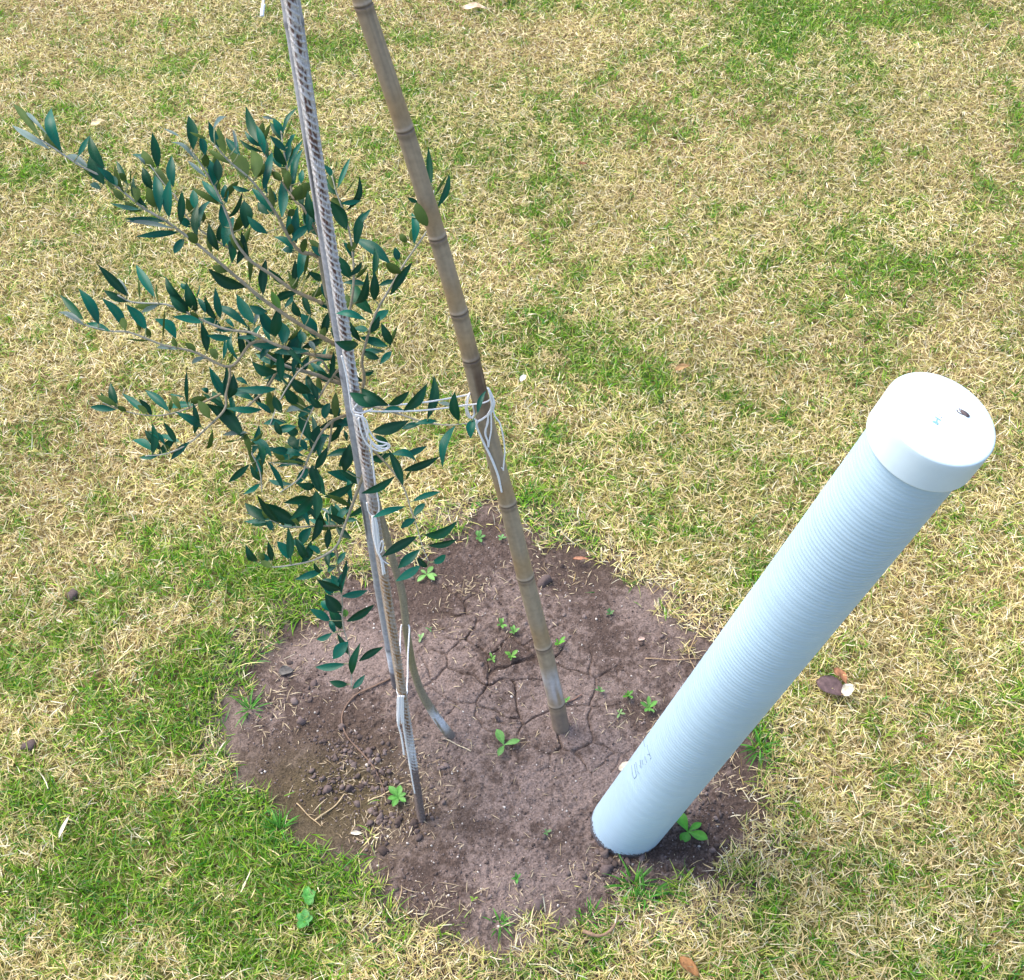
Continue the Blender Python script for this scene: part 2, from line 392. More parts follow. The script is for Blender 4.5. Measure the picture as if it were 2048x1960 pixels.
# ------------------------------------------------------------------ loose things on the soil
def icos(sub=1):
    import bmesh
    bm = bmesh.new(); bmesh.ops.create_icosphere(bm, subdivisions=sub, radius=1)
    v = np.array([p.co[:] for p in bm.verts]); f = np.array([[q.index for q in p.verts] for p in bm.faces]); bm.free(); return v, f
IV, IF = icos(2); IV1, IF1 = icos(1)
def rotm():
    q = rng.normal(size=4); q /= np.linalg.norm(q); w, x, y, z = q
    return np.array([[1-2*(y*y+z*z), 2*(x*y-z*w), 2*(x*z+y*w)], [2*(x*y+z*w), 1-2*(x*x+z*z), 2*(y*z-x*w)], [2*(x*z-y*w), 2*(y*z+x*w), 1-2*(x*x+y*y)]])
def lump(r, hi=False):
    V = (IV if hi else IV1).copy()
    V *= (1 + rng.normal(0, .13, (len(V), 1)) + .18 * np.sin(V @ rng.normal(0, 2.2, 3) + rng.random() * 6)[:, None]) * np.array([1, rng.uniform(.7, 1), rng.uniform(.55, .85)])
    return (V @ rotm().T) * r, (IF if hi else IF1)
mb = MB()
CL = [(690,1490,60,40,150,.0030),(740,1560,55,50,170,.0032),(650,1560,50,40,90,.0026),(800,1640,60,30,110,.0032),(1230,1740,90,35,160,.0036),(1400,1700,60,45,120,.0027),
      (1430,1620,45,40,70,.0028),(760,1680,60,40,60,.003),(1300,1770,80,25,70,.003),(820,1790,60,30,60,.0026),(600,1370,70,60,110,.0022),(760,1200,60,50,120,.0022),
      (880,1530,50,40,70,.0024),(1000,1150,120,50,90,.002),(1100,1650,180,90,120,.0019),(950,1720,120,70,130,.0022),(1250,1260,90,60,70,.002),(540,1480,40,60,70,.0022),(870,1590,30,40,60,.002)]
for (x, y, rx, ry, n, r) in CL:
    for _ in range(n):
        p = G(x + rng.normal() * rx * .6, y + rng.normal() * ry * .6)
        if bed_sd(p[0], p[1]) > -.004: continue
        rr = r * rng.lognormal(-.25, .45) * .8; V, F = lump(rr, rr > .0032)
        V = V + np.array([p[0], p[1], soil_z(p[0], p[1]) + rr * .12])
        t = rng.random(); c = np.array([.075, .055, .048]) * (1 - t) + np.array([.18, .14, .13]) * t
        if rng.random() < .07 and rr < .0022: c = np.array([.5, .46, .42])
        mb.add(V, F, c * rng.uniform(.8, 1.15))
for _ in range(11000):
    p = G(rng.uniform(480, 1500), rng.uniform(1050, 1880))
    if bed_sd(p[0], p[1]) > -.004: continue
    rr = rng.lognormal(-7.15, .42); V, F = lump(rr)
    V = V + np.array([p[0], p[1], soil_z(p[0], p[1]) + rr * .12]); t = rng.random()
    c = np.array([.06, .043, .038]) * (1 - t) + np.array([.24, .19, .175]) * t
    if rng.random() < .07: c = np.array([.55, .5, .46])
    mb.add(V, F, c)
o = mb.build('soil_crumbs', M_crumb, smooth=True); tag(o, 'small loose crumbs of earth and grit scattered over the bare soil', 'soil crumbs', kind='stuff')
# bigger clods, each on its own
CLODS = [(603,1443,.007,'rounded earth clod on the bare soil near the left edge of the bed'),(738,1508,.0065,'grey clod lying just inside the curved twig'),
 (655,1572,.0065,'dark rounded clod at the centre of the loose dug earth'),(1238,1702,.0075,'clod touching the foot of the white pipe'),
 (1213,1740,.009,'largest clod below the foot of the white pipe'),(1256,1722,.006,'clod to the right of the largest clod below the pipe'),
 (1086,1165,.0105,'big brown clod just right of the bamboo cane'),(628,1368,.0055,'small clod beside the lowest olive leaves'),
 (698,1570,.0065,'pale clod in the dug earth left of the stakes'),(148,1197,.009,'brown lump of earth lying in the green grass at far left'),
 (62,1502,.010,'brown lump of earth in the dry grass at the left edge'),(1075,1815,.010,'dark clod half buried at the near edge of the bed')]
for (x, y, r, lb) in CLODS:
    p = G(x, y); V, F = lump(r, True); ins = bed_sd(p[0], p[1]) < 0
    V += rng.normal(0, r * .05, V.shape); h = soil_z(p[0], p[1]) if ins else lawn_h(p[0], p[1]) + .006
    org = np.array([p[0], p[1], h]); V = V + org + np.array([0, 0, r * .1])
    o = mesh_obj('soil_clod', V, F, M_crumb, colors=np.repeat(np.array([[.12, .09, .085]]) * rng.uniform(.85, 1.2), len(V), 0), origin=org)
    tag(o, lb, 'soil clod', 'clods of earth')
# dry grass clippings scattered on the soil
def strip(P, w, twist=0.0, col=(.6, .5, .32)):
    P = np.asarray(P); n = len(P); T = np.gradient(P, axis=0); T /= np.linalg.norm(T, axis=1)[:, None] + 1e-9
    S = np.cross(T, [0, 0, 1]); S /= np.linalg.norm(S, axis=1)[:, None] + 1e-9; Uu = np.cross(S, T)
    a = twist * np.linspace(0, 1, n)[:, None]; S = S * np.cos(a) + Uu * np.sin(a)
    wv = (w * np.sin(np.linspace(.25, np.pi - .12, n)))[:, None] * .5
    V = np.empty((2 * n, 3)); V[0::2] = P - S * wv; V[1::2] = P + S * wv
    i = np.arange(n - 1)[:, None] * 2; return V, i + np.array([[0, 1, 3, 2]])
mb = MB()
STR = [(720,1560,80,60,170),(830,1570,60,60,130),(740,1660,90,40,150),(1220,1740,110,40,120),(940,1170,50,25,70),(1440,1560,50,60,90),(1130,1150,120,40,110),(560,1400,70,80,130),
       (1300,1430,60,40,60),(1360,1300,70,50,60),(1000,1800,200,40,110),(850,1820,60,50,45),(640,1280,80,50,110),(980,1450,300,250,200),(900,1250,120,80,70)]
for (x, y, rx, ry, n) in STR:
    for _ in range(n):
        p = G(x + rng.normal() * rx * .6, y + rng.normal() * ry * .6)
        if bed_sd(p[0], p[1]) > .0: continue
        l = rng.lognormal(-4.9, .5); a = rng.random() * 6.28; c = rng.normal(0, 30 if l < .01 else 14)
        P = [np.array([p[0], p[1], 0])]
        for q in range(4):
            a += c * l / 4; P.append(P[-1] + np.array([math.cos(a), math.sin(a), 0]) * l / 4)
        P = np.array(P); z0 = soil_z(p[0], p[1]) + .0012; P[:, 2] = z0 + np.array([0, .3, .6, .4, .1]) * l * rng.uniform(0, .3)
        V, F = strip(P, rng.uniform(.0006, .0015), rng.normal()); t = rng.random()
        mb.add(V, F, (np.array([.60, .50, .34]) * (1 - t) + np.array([.30, .22, .13]) * t))
o = mb.build('dry_clippings', M_grass); tag(o, 'scattered short pale clippings of dry grass lying on the soil', 'dry clippings', kind='stuff')

# ------------------------------------------------------------------ twigs and straws
def rod(name, pts, r0, r1, col, label, cat, group=None, dz=.002, n=30, mat=None):
    P = []
    for (x, y) in pts:
        p = G(x, y); ins = bed_sd(p[0], p[1]) < 0
        P.append([p[0], p[1], (soil_z(p[0], p[1]) if ins else float(lawn_h(p[0], p[1])) + .010) + dz])
    P = smooth_path(P, n); P[:, 2] += .001 * np.sin(np.linspace(0, 9, n))
    V, F = tube(P, np.linspace(r0, r1, n) * (1 + .12 * rng.normal(size=n)), 7)
    o = mesh_obj(name, V, F, mat or M_bark, colors=np.repeat(np.array([col]), len(V), 0), origin=P[0]); return tag(o, label, cat, group)
rod('curved_twig', [(782,1366),(745,1383),(712,1395),(690,1420),(684,1445),(694,1475),(716,1500),(742,1530),(760,1560),(772,1590)], .0014, .0009, (.17,.11,.08), 'thin brown twig curving round from the foot of the grey stake', 'twig')
rod('dry_straw', [(592,1600),(615,1625),(642,1650)], .0009, .0006, (.40,.30,.18), 'straight brown straw crossing the near left edge of the bed', 'straw', 'loose straws')
rod('dry_straw', [(628,1638),(655,1615),(675,1598),(688,1580)], .0010, .0008, (.48,.37,.22), 'jointed straw rising from the straight brown straw', 'straw', 'loose straws')
rod('dry_straw', [(735,1598),(762,1588),(785,1580)], .0009, .0007, (.55,.44,.26), 'pale straw pointing at the seedling beside the rebar foot', 'straw', 'loose straws')
rod('dry_straw', [(1395,1275),(1378,1310),(1392,1345)], .0008, .0006, (.38,.27,.16), 'bent brown straw against the upper left side of the white pipe', 'straw', 'loose straws')
rod('dry_straw', [(1290,1318),(1345,1322),(1400,1318)], .0007, .0005, (.40,.28,.17), 'thin straw lying level towards the white pipe', 'straw', 'loose straws')
rod('dry_straw', [(888,1485),(915,1496),(942,1507)], .0008, .0006, (.60,.50,.34), 'pale straw beside the foot of the olive trunk', 'straw', 'loose straws')
rod('fallen_twig', [(1128,1410),(1150,1400),(1163,1392)], .0011, .0008, (.22,.13,.10), 'short reddish twig beside the foot of the bamboo cane', 'twig')
rod('fallen_twig', [(1165,1876),(1195,1886),(1222,1872),(1236,1845)], .0028, .0012, (.26,.17,.11), 'curved brown twig lying in dry grass below the bed', 'twig', dz=.006)
rod('fallen_twig', [(1905,975),(1925,971),(1945,968)], .0022, .0014, (.24,.13,.09), 'reddish brown twig in the grass beside the pipe cap', 'twig', dz=.006)
rod('fallen_twig', [(1610,1520),(1650,1545),(1690,1580),(1712,1610)], .0010, .0006, (.25,.19,.11), 'long thin twig in the dry grass right of the pipe', 'twig', dz=.005)

# ------------------------------------------------------------------ fallen leaves and petals
def blade_shape(L_, Wd, prof='leaf', nu=9, nv=5, bend=.3, fold=.2, seed=0, wav=.0):
    "flat leaf along +X, returns (nu,nv,3)"
    u = np.linspace(0, 1, nu); v = np.linspace(-1, 1, nv)
    if prof == 'leaf': w = np.sin(np.pi * u ** .85) ** .8
    elif prof == 'lance': w = np.sin(np.pi * u ** .9) ** .9
    elif prof == 'spoon': w = np.sin(np.pi * u ** 1.5) ** .8 * .95 + .05
    else: w = np.sin(np.pi * np.clip(u * .92 + .05, 0, 1)) ** .5
    P = np.zeros((nu, nv, 3)); P[..., 0] = u[:, None] * L_; P[..., 1] = v[None] * w[:, None] * Wd / 2
    P[..., 2] = -bend * L_ * u[:, None] ** 2 + fold * np.abs(v)[None] * w[:, None] * Wd / 2 + wav * np.sin(u[:, None] * 9 + v[None] * 3 + seed) * Wd
    return P
def grid_faces(nu, nv):
    i = np.arange(nu - 1)[:, None] * nv + np.arange(nv - 1)[None]
    return np.stack([i, i + nv, i + nv + 1, i + 1], -1).reshape(-1, 4)
def fallen(name, x, y, L_, Wd, az, col, label, cat, prof='leaf', bend=.25, fold=.4, wav=.08, pitch=.15, h=.012, group=None, thick=.0004):
    p = G(x, y); ins = bed_sd(p[0], p[1]) < 0
    z = soil_z(p[0], p[1]) + .002 if ins else float(lawn_h(p[0], p[1])) + h
    P = blade_shape(L_, Wd, prof, 11, 7, bend, fold, x, wav); nu, nv = 11, 7
    P[..., 0] -= L_ / 2
    R = np.array(Matrix.Rotation(az, 3, 'Z') @ Matrix.Rotation(-pitch, 3, 'Y') @ Matrix.Rotation(rng.normal() * .2, 3, 'X'))
    top = P.reshape(-1, 3) @ R.T; top[:, 2] += .12 * L_
    org = np.array([p[0], p[1], z]); bot = top - np.array([0, 0, thick])
    V = np.vstack([top, bot]) + org; f = grid_faces(nu, nv)[:, ::-1]; F = np.vstack([f, f[:, ::-1] + nu * nv])
    per = [j for j in range(nv)] + [i * nv + nv - 1 for i in range(1, nu)] + [(nu - 1) * nv + j for j in range(nv - 2, -1, -1)] + [i * nv for i in range(nu - 2, 0, -1)]
    S = [[per[q], per[(q + 1) % len(per)], per[(q + 1) % len(per)] + nu * nv, per[q] + nu * nv] for q in range(len(per))]
    F = np.vstack([F, np.array(S)])
    cc = np.repeat(np.array([col]), len(V), 0) * (1 + .18 * rng.normal(size=(len(V), 1)))
    o = mesh_obj(name, V, F, M_leaf_dead, colors=cc, origin=org); return tag(o, label, cat, group)
fallen('dead_leaf', 1658, 1388, .042, .026, -.5, (.13,.085,.085), 'dark purplish brown dead leaf lying right of the pipe', 'dead leaf', wav=.03)
fallen('dead_leaf', 1676, 1366, .026, .016, -.9, (.30,.14,.07), 'small rust coloured dead leaf behind the dark leaf', 'dead leaf', h=.016)
fallen('white_petal', 1690, 1398, .017, .015, .7, (.80,.72,.55), 'cream crumpled petal touching the dark dead leaf', 'petal', 'round', bend=-.3, wav=.12, h=.016)
fallen('white_petal', 1250, 1533, .019, .011, .7, (.80,.66,.50), 'pale peach petal against the left side of the pipe foot', 'petal', 'round', h=.004, wav=.03)
fallen('white_petal', 1046, 766, .018, .009, 1.1, (.75,.74,.62), 'white petal in green grass right of the bamboo cane', 'petal', h=.016, wav=.03)
fallen('dead_leaf', 200, 262, .030, .016, .8, (.70,.56,.32), 'pale tan dead leaf in the grass behind the leftmost branch tip', 'dead leaf')
fallen('dead_leaf', 948, 24, .050, .020, .2, (.72,.56,.38), 'curled pale tan leaf lying in the far grass', 'dead leaf', wav=.1)
fallen('dead_leaf', 1012, 0, .035, .020, .4, (.60,.30,.15), 'orange dead leaf at the far edge of the grass', 'dead leaf')
fallen('dead_leaf', 1165, 338, .016, .010, .2, (.22,.10,.05), 'tiny dark red dead leaf in the far grass', 'dead leaf')
fallen('dead_leaf', 1363, 747, .028, .012, .5, (.36,.22,.10), 'brown dead leaf in the grass above the bed', 'dead leaf')
fallen('dead_leaf', 1160, 1125, .022, .007, .1, (.42,.20,.12), 'narrow reddish dead leaf at the far edge of the soil', 'dead leaf', h=.006)
fallen('dead_leaf', 1375, 1945, .030, .014, -.8, (.30,.15,.06), 'brown dead leaf in grass near the picture bottom', 'dead leaf')
fallen('dead_leaf', 712, 1662, .015, .0055, 0, (.78,.70,.55), 'small cream dry leaf on the near left soil', 'dead leaf')
fallen('dead_leaf', 572, 1345, .020, .014, .3, (.14,.13,.12), 'small grey dead leaf where soil meets the left grass', 'dead leaf', h=.004)
fallen('dead_leaf', 995, 1441, .010, .006, 1.9, (.05,.04,.045), 'tiny blackish leaf on the cracked soil beside the trunk', 'dead leaf')
fallen('white_petal', 1283, 1279, .011, .006, .3, (.55,.40,.33), 'small pinkish petal on the soil left of the pipe', 'petal')
fallen('dead_leaf', 134, 1672, .030, .005, 1.2, (.78,.70,.52), 'narrow straw coloured leaf standing in the green grass at lower left', 'dead leaf', pitch=.6, h=.018)
fallen('dead_leaf', 890, 1394 + 90, .012, .006, .3, (.30,.24,.2), 'small grey brown leaf at the foot of the trunk', 'dead leaf')

# ------------------------------------------------------------------ weed seedlings
def weed(x, y, size, nl, label, col=(.16, .36, .07), prof='spoon', up=.5, wf=.42):
    p = G(x, y); ins = bed_sd(p[0], p[1]) < 0
    z = soil_z(p[0], p[1]) if ins else float(lawn_h(p[0], p[1])) + .004
    root = empty('weed_seedling', (p[0], p[1], z)); org = np.array([p[0], p[1], z])
    tag(root, label, 'weed', 'weed seedlings on the soil')
    sh = size * .25
    V, F = tube(np.array([org - [0, 0, .004], org + [0, 0, sh * .5], org + [.0004, 0, sh]]), np.array([.0009, .0008, .0006]), 6)
    mesh_obj('stem', V, F, M_weed, root, colors=np.repeat([[.30, .36, .12]], len(V), 0))
    a0 = rng.random() * 6.28
    for i in range(nl):
        a = a0 + i * 6.283 / nl * (1 if nl < 5 else 1) + rng.normal() * .25; l = size * rng.uniform(.65, 1.05) * (.62 if i >= 4 else 1)
        P = blade_shape(l, l * wf * rng.uniform(.85, 1.15), prof, 10, 5, rng.uniform(.15, .4), .25, i, .015)
        e = up * rng.uniform(.6, 1.5)
        R = np.array(Matrix.Rotation(a, 3, 'Z') @ Matrix.Rotation(-e, 3, 'Y'))
        V = P.reshape(-1, 3) @ R.T + org + np.array([0, 0, sh])
        c = np.array(col) * np.array([.62, .72, .6]) * rng.uniform(.8, 1.25)
        cc = np.repeat(c[None], len(V), 0); cc[2::5] *= 1.25
        mesh_obj('leaf', V, grid_faces(10, 5)[:, ::-1], M_weed, root, colors=cc)
WEEDS = [(1375,1668,.030,5,'largest bright green weed at the right of the pipe foot',(.10,.40,.03),'spoon',.45,.5),
 (1008,1496,.024,3,'three leaved weed on open soil below the bamboo foot',(.20,.42,.12),'spoon',.4,.45),
 (797,1598,.020,6,'rosette weed just left of the rebar foot',(.16,.42,.08),'spoon',.4,.5),
 (854,1153,.017,5,'pale weed just right of the trunk near the back of the bed',(.26,.50,.14),'spoon',.4,.45),
 (958,1078,.013,6,'leafy weed at the back edge of the soil left of the bamboo',(.16,.36,.10),'spoon',.7,.45),
 (1003,1079,.009,4,'tiny weed at the back edge touching the bamboo',(.16,.34,.12),'spoon',.7,.45),
 (1003,1256,.013,7,'bushy weed left of the bamboo, upper one of a pair',(.17,.36,.08),'spoon',.9,.38),
 (1028,1272,.011,6,'weed between the bushy weed and the bamboo, lower one of a pair',(.19,.40,.10),'spoon',.8,.38),
 (1117,1293,.015,7,'bright weed just right of the bamboo at its lowest visible node',(.16,.42,.05),'spoon',.8,.35),
 (985,1325,.009,5,'small weed left of the bamboo at the end of a soil crack',(.18,.38,.07),'spoon',.7,.4),
 (1022,1322,.012,6,'weed close left of the whitewashed band of the bamboo',(.17,.38,.06),'spoon',.7,.4),
 (1220,1228,.010,6,'dull green weed on the far right part of the soil',(.12,.26,.09),'spoon',.8,.4),
 (1200,1384,.009,5,'pale small weed above the forked straw',(.22,.38,.14),'spoon',.8,.4),
 (1255,1396,.013,6,'bright weed second from the pipe',(.14,.38,.04),'spoon',.9,.4),
 (1297,1420,.016,6,'leafy weed close against the left side of the pipe',(.16,.38,.08),'spoon',.9,.36),
 (1239,1429,.008,4,'very small pale weed below the two bright weeds near the pipe',(.26,.40,.16),'spoon',.5,.35),
 (1134,1403,.007,3,'single leaf sprout touching the right side of the bamboo foot',(.20,.42,.12),'round',.9,.6),
 (1033,1764,.013,4,'narrow upright sprout on the near soil',(.15,.38,.09),'lance',1.0,.4),
 (1093,1667,.007,4,'tiny dull sprout left of the pipe foot',(.16,.30,.12),'spoon',.7,.45),
 (842,1284,.008,3,'tiny pale sprout right of the trunk',(.36,.52,.24),'round',.6,.6),
 (860,1267,.008,3,'faint tiny sprout above the pale sprout right of the trunk',(.16,.30,.12),'lance',.6,.4),
 (948,1803,.006,3,'yellow green speck of a sprout near the near edge of the soil',(.30,.42,.06),'spoon',.6,.5),
 (1240,1705,.012,4,'dull narrow leaved weed at the lower left of the pipe foot',(.12,.24,.10),'lance',1.0,.25),
 (617,1800,.013,6,'round leaved weed in the grass at lower left of the bed',(.12,.40,.08),'round',.5,.8),
 (612,1850,.014,5,'round leaved weed below its twin in the near left grass',(.12,.38,.10),'round',.5,.8)]
for w_ in WEEDS: weed(w_[0], w_[1], w_[2], w_[3], w_[4], w_[5], w_[6], w_[7], w_[8])
def tuft(x, y, n, l, label):
    n = int(n * 1.7)
    p = G(x, y); ins = bed_sd(p[0], p[1]) < 0
    z = soil_z(p[0], p[1]) if ins else float(lawn_h(p[0], p[1])); org = np.array([p[0], p[1], z]); mb = MB()
    for i in range(n):
        a = rng.random() * 6.28; e = rng.uniform(.2, 1.45); ll = l * rng.uniform(.35, 1.0); P = []; q = org + np.array([math.cos(a), math.sin(a), 0]) * rng.uniform(0, .01)
        for s in range(6):
            P.append(q.copy()); q = q + np.array([math.cos(a) * math.cos(e), math.sin(a) * math.cos(e), math.sin(e)]) * ll / 5; e -= .22
        V, F = strip(np.array(P), rng.uniform(.0013, .0024), rng.normal() * .5); mb.add(V, F, np.array([.06, .22, .02]) * rng.uniform(.6, 1.5))
    o = mb.build('grass_tuft', M_grass, origin=org); tag(o, label, 'grass tuft', 'green grass tufts at the bed edge')
for t_ in [(1268,1768,26,.040,'green grass tuft in the soil below the pipe foot'),(1290,1800,18,.034,'grass tuft just nearer than the tuft below the pipe foot'),
           (560,1660,26,.034,'green grass tuft at the left edge of the dug earth'),(1180,1835,16,.030,'green grass tuft at the near edge of the bed beside the curved brown twig'),
           (1000,1850,10,.026,'thin bluish green tuft at the near edge of the bed'),(1520,1500,22,.034,'bright green tuft touching the right side of the pipe'),
           (500,1420,20,.028,'green grass tuft at the far left edge of the bed')]: tuft(*t_)

# ------------------------------------------------------------------ leaning white pipe
ZB = zg(1253, 1650); PB = W(1253, 1650, ZB)
ZT = ZB * .663; PT_ = W(1841, 889, ZT)
AX = PT_ - PB; LP = np.linalg.norm(AX); AX /= LP
DP = 140 / FPX * ZB
def proj(P):
    d = P - CAM; z = d @ FW; return 1024 + FPX * (d @ RT) / z, 980 - FPX * (d @ UP) / z
best = min(np.linspace(.02, .12, 201), key=lambda l: np.hypot(*(np.array(proj(PT_ + AX * l)) - [1879, 833])))
LC = best
print('PIPE len', LP, 'D', DP, 'cap', LC, 'axis', AX)
e1 = np.cross(AX, [0, 0, 1]); e1 /= np.linalg.norm(e1); e2 = np.cross(AX, e1)
M_pipe, nt, b = newmat('white_pipe_plastic'); L = nt.links
b.inputs['Roughness'].default_value = .42; b.inputs['Specular IOR Level'].default_value = .4
at = N(nt, 'ShaderNodeVertexColor'); at.layer_name = 'col'
tc = N(nt, 'ShaderNodeTexCoord'); no = N(nt, 'ShaderNodeTexNoise'); no.inputs['Scale'].default_value = 420; no.inputs['Detail'].default_value = 5
L.new(tc.outputs['Object'], no.inputs['Vector'])
sp = N(nt, 'ShaderNodeSeparateColor'); L.new(at.outputs['Color'], sp.inputs[0])
# red channel of col = dirt likelihood
sb = N(nt, 'ShaderNodeMath', operation='ADD'); L.new(no.outputs['Fac'], sb.inputs[0]); L.new(sp.outputs[0], sb.inputs[1])
mr = N(nt, 'ShaderNodeMapRange'); mr.inputs[1].default_value = 1.02; mr.inputs[2].default_value = 1.10; L.new(sb.outputs[0], mr.inputs[0])
mx = N(nt, 'ShaderNodeMix', data_type='RGBA'); mx.inputs[6].default_value = (.43, .59, .72, 1); mx.inputs[7].default_value = (.10, .09, .10, 1)
L.new(mr.outputs[0], mx.inputs[0])
n3 = N(nt, 'ShaderNodeTexNoise'); n3.inputs['Scale'].default_value = 9; n3.inputs['Detail'].default_value = 6; L.new(tc.outputs['Object'], n3.inputs['Vector'])
r3 = N(nt, 'ShaderNodeMapRange'); r3.inputs[1].default_value = .3; r3.inputs[2].default_value = .75; r3.inputs[3].default_value = 1.0; r3.inputs[4].default_value = .84
L.new(n3.outputs['Fac'], r3.inputs[0])
mm = N(nt, 'ShaderNodeMix', data_type='RGBA', blend_type='MULTIPLY'); mm.inputs[0].default_value = 1
L.new(mx.outputs[2], mm.inputs[6]); L.new(r3.outputs[0], mm.inputs[7]); L.new(mm.outputs[2], b.inputs['Base Color'])
M_cap = attr_mat('white_cap_plastic', .38, .45, .03, 60, .05, .0006)
proot = empty('white_pipe', PB)
tag(proot, 'thick ribbed white plastic pipe with a round cap, leaning out of the soil', 'pipe')
ns = int((LP + .10) / .0006); s = np.linspace(-.09, LP + .01, ns); seg = 120
th = np.linspace(0, 2 * np.pi, seg, endpoint=False)
ph = (s[:, None] + .0004 * np.sin(3 * th)[None] + .0012 * (th / (2 * np.pi))[None] * 0) / .0050
R = DP / 2 + (.00014 * (.75 + .25 * np.sin(s * 31)))[:, None] * np.sin(2 * np.pi * ph) + .00008 * np.sin(2 * np.pi * s[:, None] / .0171 + 1) + 0 * th[None]
Pp = PB + s[:, None, None] * AX + R[..., None] * (np.cos(th)[None, :, None] * e1 + np.sin(th)[None, :, None] * e2)
V = Pp.reshape(-1, 3)
i = np.arange(ns - 1)[:, None] * seg; j = np.arange(seg)[None]; k = (j + 1) % seg
F = np.stack([i + j, i + seg + j, i + seg + k, i + k], -1).reshape(-1, 4)
left = -(V - PB) @ np.array([1., 0, 0]) / DP        # dirt splashed on the lower left side
front = -(V - PB - ((V - PB) @ AX)[:, None] * AX) @ np.array([0, 1., 0]) / DP
hgt = V[:, 2]
dirt = .36 * np.exp(-np.clip(hgt, 0, 9) / .07) + np.clip(.40 - hgt / .03, 0, .4) + .10 * np.clip(1 - hgt / .06, 0, 1) * (front > 0)
colp = np.zeros((len(V), 3)); colp[:, 0] = dirt
mesh_obj('ribbed_tube', V, F, M_pipe, proot, colors=colp)
# cap: lathe profile along the axis
DC = DP * 1.115; prof = [(-.0005, DP / 2 + .0003), (-.0005, DC / 2 - .0012), (-.0004, DC / 2 - .0010), (.0002, DC / 2 - .0003), (.0010, DC / 2), (.0014, DC / 2)] + [(LC * q, DC / 2 - .0001) for q in (.1, .3, .5, .7, .85)] + \
 [(LC - .0016, DC / 2 - .0002), (LC - .0012, DC / 2 - .0003), (LC - .0005, DC / 2 - .0007), (LC, DC / 2 - .0014), (LC + .0003, DC / 2 - .0024), (LC + .0004, DC / 2 - .0030)] + [(LC + .0005, DC / 2 * q) for q in (.88, .7, .45, .2)] + [(LC + .0006, .0005)]
pr = smooth_path(np.array([(a, b_, 0) for a, b_ in prof]), 60)[:, :2]
pr = np.array(prof) if True else pr
Vc = []; seg = 128; th = np.linspace(0, 2 * np.pi, seg, endpoint=False)
for (a, r) in pr: Vc.append(PT_ + a * AX + r * (np.cos(th)[:, None] * e1 + np.sin(th)[:, None] * e2))
V = np.concatenate(Vc); n = len(pr); i = np.arange(n - 1)[:, None] * seg; j = np.arange(seg)[None]; k = (j + 1) % seg
F = np.stack([i + j, i + seg + j, i + seg + k, i + k], -1).reshape(-1, 4)
cap = mesh_obj('end_cap', V, F, M_cap, proot, colors=np.repeat([[.58, .70, .77]], len(V), 0))
M_ink, nt, b = newmat('dark_print'); b.inputs['Base Color'].default_value = (.20, .27, .36, 1); b.inputs['Roughness'].default_value = .6
no, _ = noise_bump(nt, b, 900, .1)
M_blue, nt, b = newmat('blue_mark'); b.inputs['Base Color'].default_value = (.22, .42, .62, 1); b.inputs['Roughness'].default_value = .6
no, _ = noise_bump(nt, b, 900, .1)
M_hole, nt, b = newmat('dark_hole'); b.inputs['Base Color'].default_value = (.12, .09, .09, 1); b.inputs['Roughness'].default_value = .8
no, _ = noise_bump(nt, b, 900, .4)
def ray(px, py):
    d = (px - 1024) / FPX * RT + (980 - py) / FPX * UP + FW; return d / np.linalg.norm(d)
def hit_cyl(px, py, r):
    d = ray(px, py); o_ = CAM - PB; dp = d - (d @ AX) * AX; op = o_ - (o_ @ AX) * AX
    A_ = dp @ dp; B_ = 2 * dp @ op; C_ = op @ op - r * r; D_ = max(B_ * B_ - 4 * A_ * C_, 0); t = (-B_ - math.sqrt(D_)) / (2 * A_)
    return CAM + t * d
TOPC = PT_ + AX * (LC + .0006)
def hit_cap(px, py):
    d = ray(px, py); t = ((TOPC - CAM) @ AX) / (d @ AX); return CAM + t * d
mb = MB()
S1 = 15.63
for st_ in [[(365,1100),(375,1290),(400,1420),(445,1525)],[(445,1525),(510,1430)],[(510,1430),(470,1250),(440,1060)],[(490,1000),(520,1180),(600,1375)],
            [(545,1290),(600,1375)],[(600,1100),(655,1185)],[(655,1185),(640,1050),(620,930)],[(690,930),(710,1080)],[(770,830),(800,940),(835,1025)],[(780,1060),(800,1075)],
            [(850,470),(880,620),(930,760),(970,870)],[(970,870),(935,910)],[(860,770),(915,755)],[(735,310),(745,400),(775,515)]]:
    P = smooth_path([hit_cyl(1240 + x / S1, 1460 + y / S1, DP / 2 + .0004) for x, y in st_], 10)
    V, F = tube(P, .00028, 6); mb.add(V, F)
mb.build('printed_letters', M_ink, proot)
mb = MB()
for st_ in [[(850,650),(990,745)],[(905,700),(890,790)],[(890,790),(800,760)],[(800,770),(925,845)],[(880,730),(930,840)]]:
    P = smooth_path([hit_cap(1800 + x / 12.25, 780 + y / 12.25) for x, y in st_], 6)
    V, F = tube(P, .0006, 6); mb.add(V, F)
V, F = tube(smooth_path([hit_cap(1800 + x / 12.25, 780 + y / 12.25) for x, y in [(905,560),(985,605)]], 5), .0002, 6); mb.add(V, F)
mb.build('blue_mark', M_blue, cap)
pts = [hit_cap(1800 + x / 12.25, 780 + y / 12.25) + AX * .0003 for x, y in [(1475,480),(1520,500),(1600,540),(1660,590),(1705,650),(1680,672),(1620,660),(1560,610),(1500,550)]]
V = np.array(pts + [q + AX * .0006 for q in pts]); n = len(pts)
F = [list(range(n, 2 * n)), list(range(n))[::-1]] + [[q, (q + 1) % n, n + (q + 1) % n, n + q] for q in range(n)]
mesh_obj('drain_hole', V, F, M_hole, cap)
